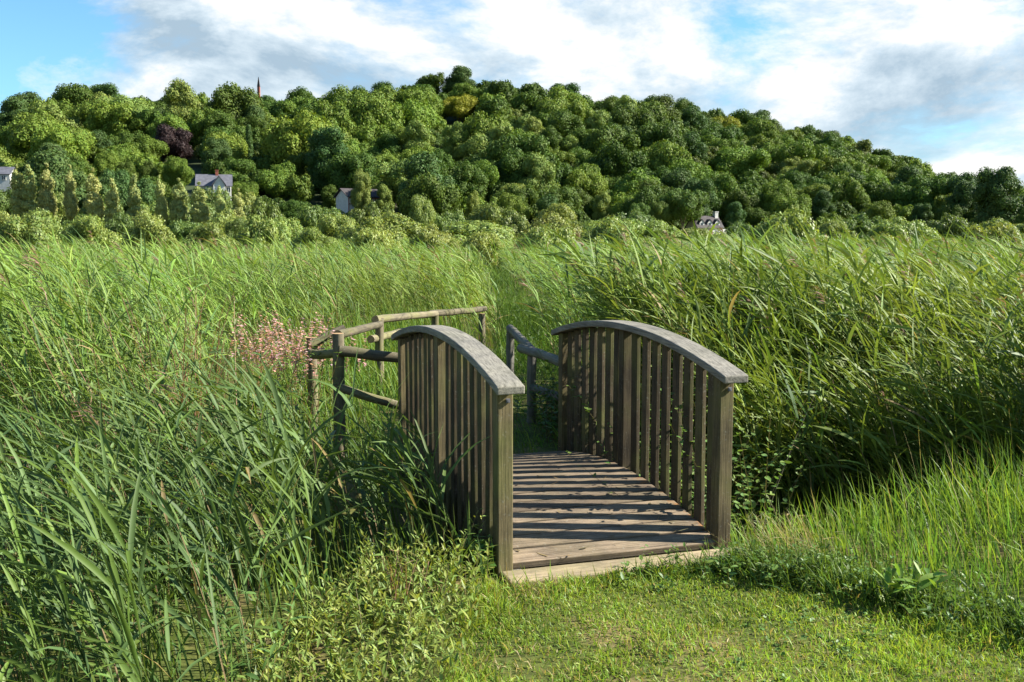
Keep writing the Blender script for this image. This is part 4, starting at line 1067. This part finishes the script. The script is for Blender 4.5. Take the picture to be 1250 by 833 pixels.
NUM = ['first', 'second', 'third', 'fourth', 'fifth', 'sixth', 'seventh', 'eighth', 'ninth', 'tenth', 'eleventh', 'twelfth']
for lab, ws in byl.items():
    ws.sort(key=lambda w: w[1])
    for k, w in enumerate(ws):
        l = lab if len(ws) == 1 else (('left ' if k == 0 else 'right ') + lab if len(ws) == 2 else f'{NUM[min(k, 11)]} from left, {lab}')
        if len(l.split()) > 16: l = l.replace(' tree ', ' ', 1).replace('on the middle slope', 'midslope')
        if len(l.split()) > 16: l = l.replace('the ', '')
        if len(l.split()) > 16: l = l.replace('broad mid green', 'green').replace('rounded dark green', 'dark').replace('rounded mid green', 'green').replace('yellow green', 'yellowish')
        if len(l.split()) > 16: l = l.replace('half timbered house', 'timbered house').replace(' tree low', ' low')
        tag(w[0], l, 'tree', 'trees covering the wooded hill')
print('hill trees', len(vis), len(outside))

# ------------------------------------------------------------------ bushes between marsh and hill
SH = [(745, 300, 82, 34, 92, 'shrub'), (670, 300, 84, 32, 84, 'shrub'), (955, 312, 96, 42, 46, 'shrub'), (580, 305, 110, 30, 98, 'shrub'), (470, 302, 100, 36, 104, 'shrub'),
      (515, 285, 36, 46, 128, 'shrub'), (415, 296, 60, 34, 112, 'shrub'), (345, 300, 64, 34, 100, 'shrub'), (285, 298, 66, 34, 92, 'shrub'), (230, 300, 56, 28, 84, 'dshrub'), (170, 298, 70, 34, 96, 'shrub'),
      (110, 300, 66, 32, 102, 'dshrub'), (55, 296, 60, 32, 96, 'shrub'), (10, 300, 60, 34, 84, 'shrub'), (-60, 300, 90, 50, 90, 'shrub'), (800, 302, 60, 28, 120, 'shrub'), (845, 304, 50, 26, 126, 'shrub'),
      (905, 306, 54, 30, 118, 'dshrub'), (1015, 304, 56, 30, 112, 'shrub'), (1045, 300, 70, 34, 132, 'dshrub'), (1100, 304, 80, 34, 120, 'shrub'), (1160, 306, 64, 38, 124, 'dshrub'), (1215, 308, 70, 36, 104, 'shrub'),
      (1265, 308, 70, 44, 110, 'shrub'), (1340, 306, 90, 44, 110, 'shrub'), (705, 298, 46, 26, 118, 'dshrub'), (632, 296, 50, 30, 120, 'dshrub'), (545, 292, 56, 30, 132, 'dshrub'), (395, 285, 70, 30, 150, 'dshrub'),
      (320, 285, 60, 36, 148, 'dshrub'), (455, 280, 60, 26, 156, 'dshrub'), (250, 278, 60, 26, 165, 'dshrub'), (190, 276, 56, 28, 165, 'shrub'), (130, 276, 60, 30, 165, 'dshrub'), (70, 276, 60, 34, 165, 'shrub'), (15, 272, 60, 44, 165, 'dshrub'),
      (775, 292, 60, 30, 150, 'dshrub'), (680, 284, 50, 34, 152, 'shrub'), (600, 282, 60, 30, 160, 'dshrub')]
SH += [(262, 262, 60, 28, 195, 'dshrub'), (305, 268, 50, 24, 190, 'shrub'), (225, 262, 40, 24, 196, 'dshrub'), (903, 296, 30, 18, 190, 'dshrub'),
       (962, 325, 100, 52, 27, 'shrub'), (1205, 325, 90, 40, 31, 'shrub'), (1075, 318, 80, 32, 42, 'shrub'), (880, 316, 60, 26, 52, 'shrub'), (745, 318, 86, 42, 44, 'shrub'), (668, 318, 78, 44, 47, 'shrub'),
       (590, 320, 70, 30, 50, 'shrub'), (530, 318, 64, 36, 52, 'shrub'), (455, 318, 76, 40, 46, 'shrub'), (385, 316, 60, 38, 50, 'shrub'), (320, 318, 74, 44, 42, 'shrub'), (255, 318, 70, 46, 38, 'shrub'),
       (185, 318, 74, 52, 36, 'shrub'), (110, 316, 76, 52, 40, 'shrub'), (40, 318, 84, 60, 34, 'shrub'), (-40, 318, 90, 62, 34, 'shrub'), (810, 316, 54, 24, 60, 'dshrub'), (1140, 316, 50, 24, 56, 'dshrub'), (290, 300, 40, 34, 70, 'dshrub'), (150, 300, 44, 40, 66, 'dshrub')]
SL = []
for k, (px, pyb, w, h, y, key) in enumerate(SH):
    x = (px - 625) / 1250 * y; top = at_depth(px, pyb - h, y)[2]
    if h / w > .62: key = {'shrub': 'lround', 'dshrub': 'dround'}[key]
    o = tree('marsh_bush', key, x, y, -.1, w / 1250 * y, max(top + .1, 1.2))
    size = 'wide' if w > 78 else ('large' if w > 62 else ('small' if w < 54 else 'medium'))
    tone = 'light green' if key in ('shrub', 'lround') else 'darker green'
    dist = 'among the reeds' if y < 90 else ('at the reed edge' if y < 122 else 'at the hill foot')
    SL.append([o, px, f'{size} {tone} bush {dist} {where(px, pyb - h / 2)}'])
byl = {}
for s in SL: byl.setdefault(s[2], []).append(s)
for lab, ws in byl.items():
    ws.sort(key=lambda w: w[1])
    for k, w in enumerate(ws):
        l = lab if len(ws) == 1 else (('left ' if k == 0 else 'right ') + lab if len(ws) == 2 else f'{NUM[k]} from left, {lab}')
        if len(l.split()) > 16: l = l.replace('the ', '')
        if len(l.split()) > 16: l = l.replace('large grey green ', '').replace(' green bush', ' bush', 1)
        tag(w[0], l, 'bush', 'bushes between the reeds and the hill')

# ------------------------------------------------------------------ light and sky
SUN_AZ, SUN_EL = R(4.0), R(34.0)       # azimuth counted from +X towards +Y
from mathutils import Vector
sd = Vector((math.cos(SUN_EL) * math.cos(SUN_AZ), math.cos(SUN_EL) * math.sin(SUN_AZ), math.sin(SUN_EL)))
ld = bpy.data.lights.new('sun', 'SUN'); ld.energy = 5.0; ld.angle = R(0.5); ld.color = (1.0, 0.95, 0.85)
lo = bpy.data.objects.new('sun', ld); C.objects.link(lo); lo.rotation_euler = (-sd).to_track_quat('-Z', 'Y').to_euler()

w = bpy.data.worlds.new('World'); S.world = w; w.use_nodes = True
t = w.node_tree; t.nodes.clear()
out = t.nodes.new('ShaderNodeOutputWorld'); bg = t.nodes.new('ShaderNodeBackground'); L(t, bg.outputs[0], out.inputs[0])
bg.inputs['Strength'].default_value = 0.10
sky = N(t, 'ShaderNodeTexSky', sky_type='NISHITA', sun_disc=False, sun_elevation=SUN_EL, sun_rotation=math.pi / 2 - SUN_AZ, air_density=1.0, dust_density=0.6, ozone_density=2.0)
tc = N(t, 'ShaderNodeTexCoord')
sx_ = N(t, 'ShaderNodeSeparateXYZ'); L(t, tc.outputs['Generated'], sx_.inputs[0])
# clouds on a high layer: direction projected on a plane overhead
den = math_(t, 'ADD', math_(t, 'MAXIMUM', sx_.outputs['Z'], 0.0), 0.34)
cmb = N(t, 'ShaderNodeCombineXYZ'); L(t, math_(t, 'DIVIDE', sx_.outputs['X'], den), cmb.inputs[0]); L(t, math_(t, 'DIVIDE', sx_.outputs['Y'], den), cmb.inputs[1])
mp = N(t, 'ShaderNodeMapping'); L(t, cmb.outputs[0], mp.inputs[0]); mp.inputs['Location'].default_value = (3.7, 1.3, 0.4); mp.inputs['Scale'].default_value = (0.8, 1.0, 1)
mp2 = N(t, 'ShaderNodeMapping'); L(t, tc.outputs['Generated'], mp2.inputs[0]); mp2.inputs['Location'].default_value = (0.35, 0.2, 0.9); mp2.inputs['Scale'].default_value = (1, 1, 2.1)
mp3 = N(t, 'ShaderNodeMapping'); L(t, tc.outputs['Generated'], mp3.inputs[0]); mp3.inputs['Location'].default_value = (0.35 + .035, 0.2, 0.9 + .075); mp3.inputs['Scale'].default_value = (1, 1, 2.1)
def cloud_noise(vec):
    n = N(t, 'ShaderNodeTexNoise'); L(t, vec, n.inputs['Vector']); n.inputs['Scale'].default_value = 5.2; n.inputs['Detail'].default_value = 11; n.inputs['Roughness'].default_value = 0.62; n.inputs['Distortion'].default_value = 0.25
    return n
n1 = cloud_noise(mp2.outputs[0]); n2 = cloud_noise(mp3.outputs[0])
def spot(px, py, rad, amt):
    """a softer or thicker place in the cloud layer, round a direction of the sky"""
    d = ray(px, py); d = d / np.linalg.norm(d)
    vm = N(t, 'ShaderNodeVectorMath', operation='DISTANCE'); L(t, tc.outputs['Generated'], vm.inputs[0]); vm.inputs[1].default_value = tuple(d)
    mr = N(t, 'ShaderNodeMapRange', interpolation_type='SMOOTHSTEP'); L(t, vm.outputs['Value'], mr.inputs[0])
    mr.inputs[1].default_value = 0; mr.inputs[2].default_value = rad; mr.inputs[3].default_value = amt; mr.inputs[4].default_value = 0
    return mr.outputs[0]
cov = n1.outputs['Fac']
for a in ((-20, 60, .20, -.20), (895, 25, .09, -.15), (1215, 45, .05, -.12), (420, 20, .12, -.06), (560, 15, .06, -.08), (700, 60, .16, .10), (1050, 90, .25, .10), (270, 50, .24, .13), (470, 60, .15, .06)):
    cov = math_(t, 'ADD', cov, spot(*a))
high = N(t, 'ShaderNodeMapRange', interpolation_type='SMOOTHSTEP'); L(t, sx_.outputs['Z'], high.inputs[0])   # unseen sky overhead cleared of clouds to weaken the ambient light
for k_, v_ in ((1, .30), (2, .48), (3, 0.0), (4, -.35)): high.inputs[k_].default_value = v_
cov = math_(t, 'ADD', cov, high.outputs[0])
mask = ramp(t, cov, [(0.36, (0, 0, 0)), (0.47, (0.7, 0.7, 0.7)), (0.56, (1, 1, 1))])
wh = math_(t, 'ADD', math_(t, 'MULTIPLY', math_(t, 'SUBTRACT', n1.outputs['Fac'], n2.outputs['Fac']), 1.5), 0.5)
for a in ((690, 70, .15, .16), (1000, 55, .16, .12), (1230, 190, .10, .10), (1090, 150, .13, -.06), (230, 40, .26, -.02)):
    wh = math_(t, 'ADD', wh, spot(*a))
ccol = ramp(t, wh, [(0.30, (1.35, 1.8, 2.2)), (0.52, (2.3, 2.7, 3.0)), (0.68, (3.4, 3.4, 3.35))])
skyc = mixc(t, 'MULTIPLY', 1.0, sky.outputs[0], (0.38, 0.58, 0.69))
L(t, mixc(t, 'MIX', mask, skyc, ccol), bg.inputs['Color'])

S.view_settings.view_transform = 'Standard'; S.view_settings.look = 'None'; S.view_settings.gamma = 1.0
S.view_settings.exposure = 1.7
S.cycles.max_bounces = 6; S.cycles.transparent_max_bounces = 8; S.cycles.use_denoising = True
S.render.resolution_x = 1024; S.render.resolution_y = 682
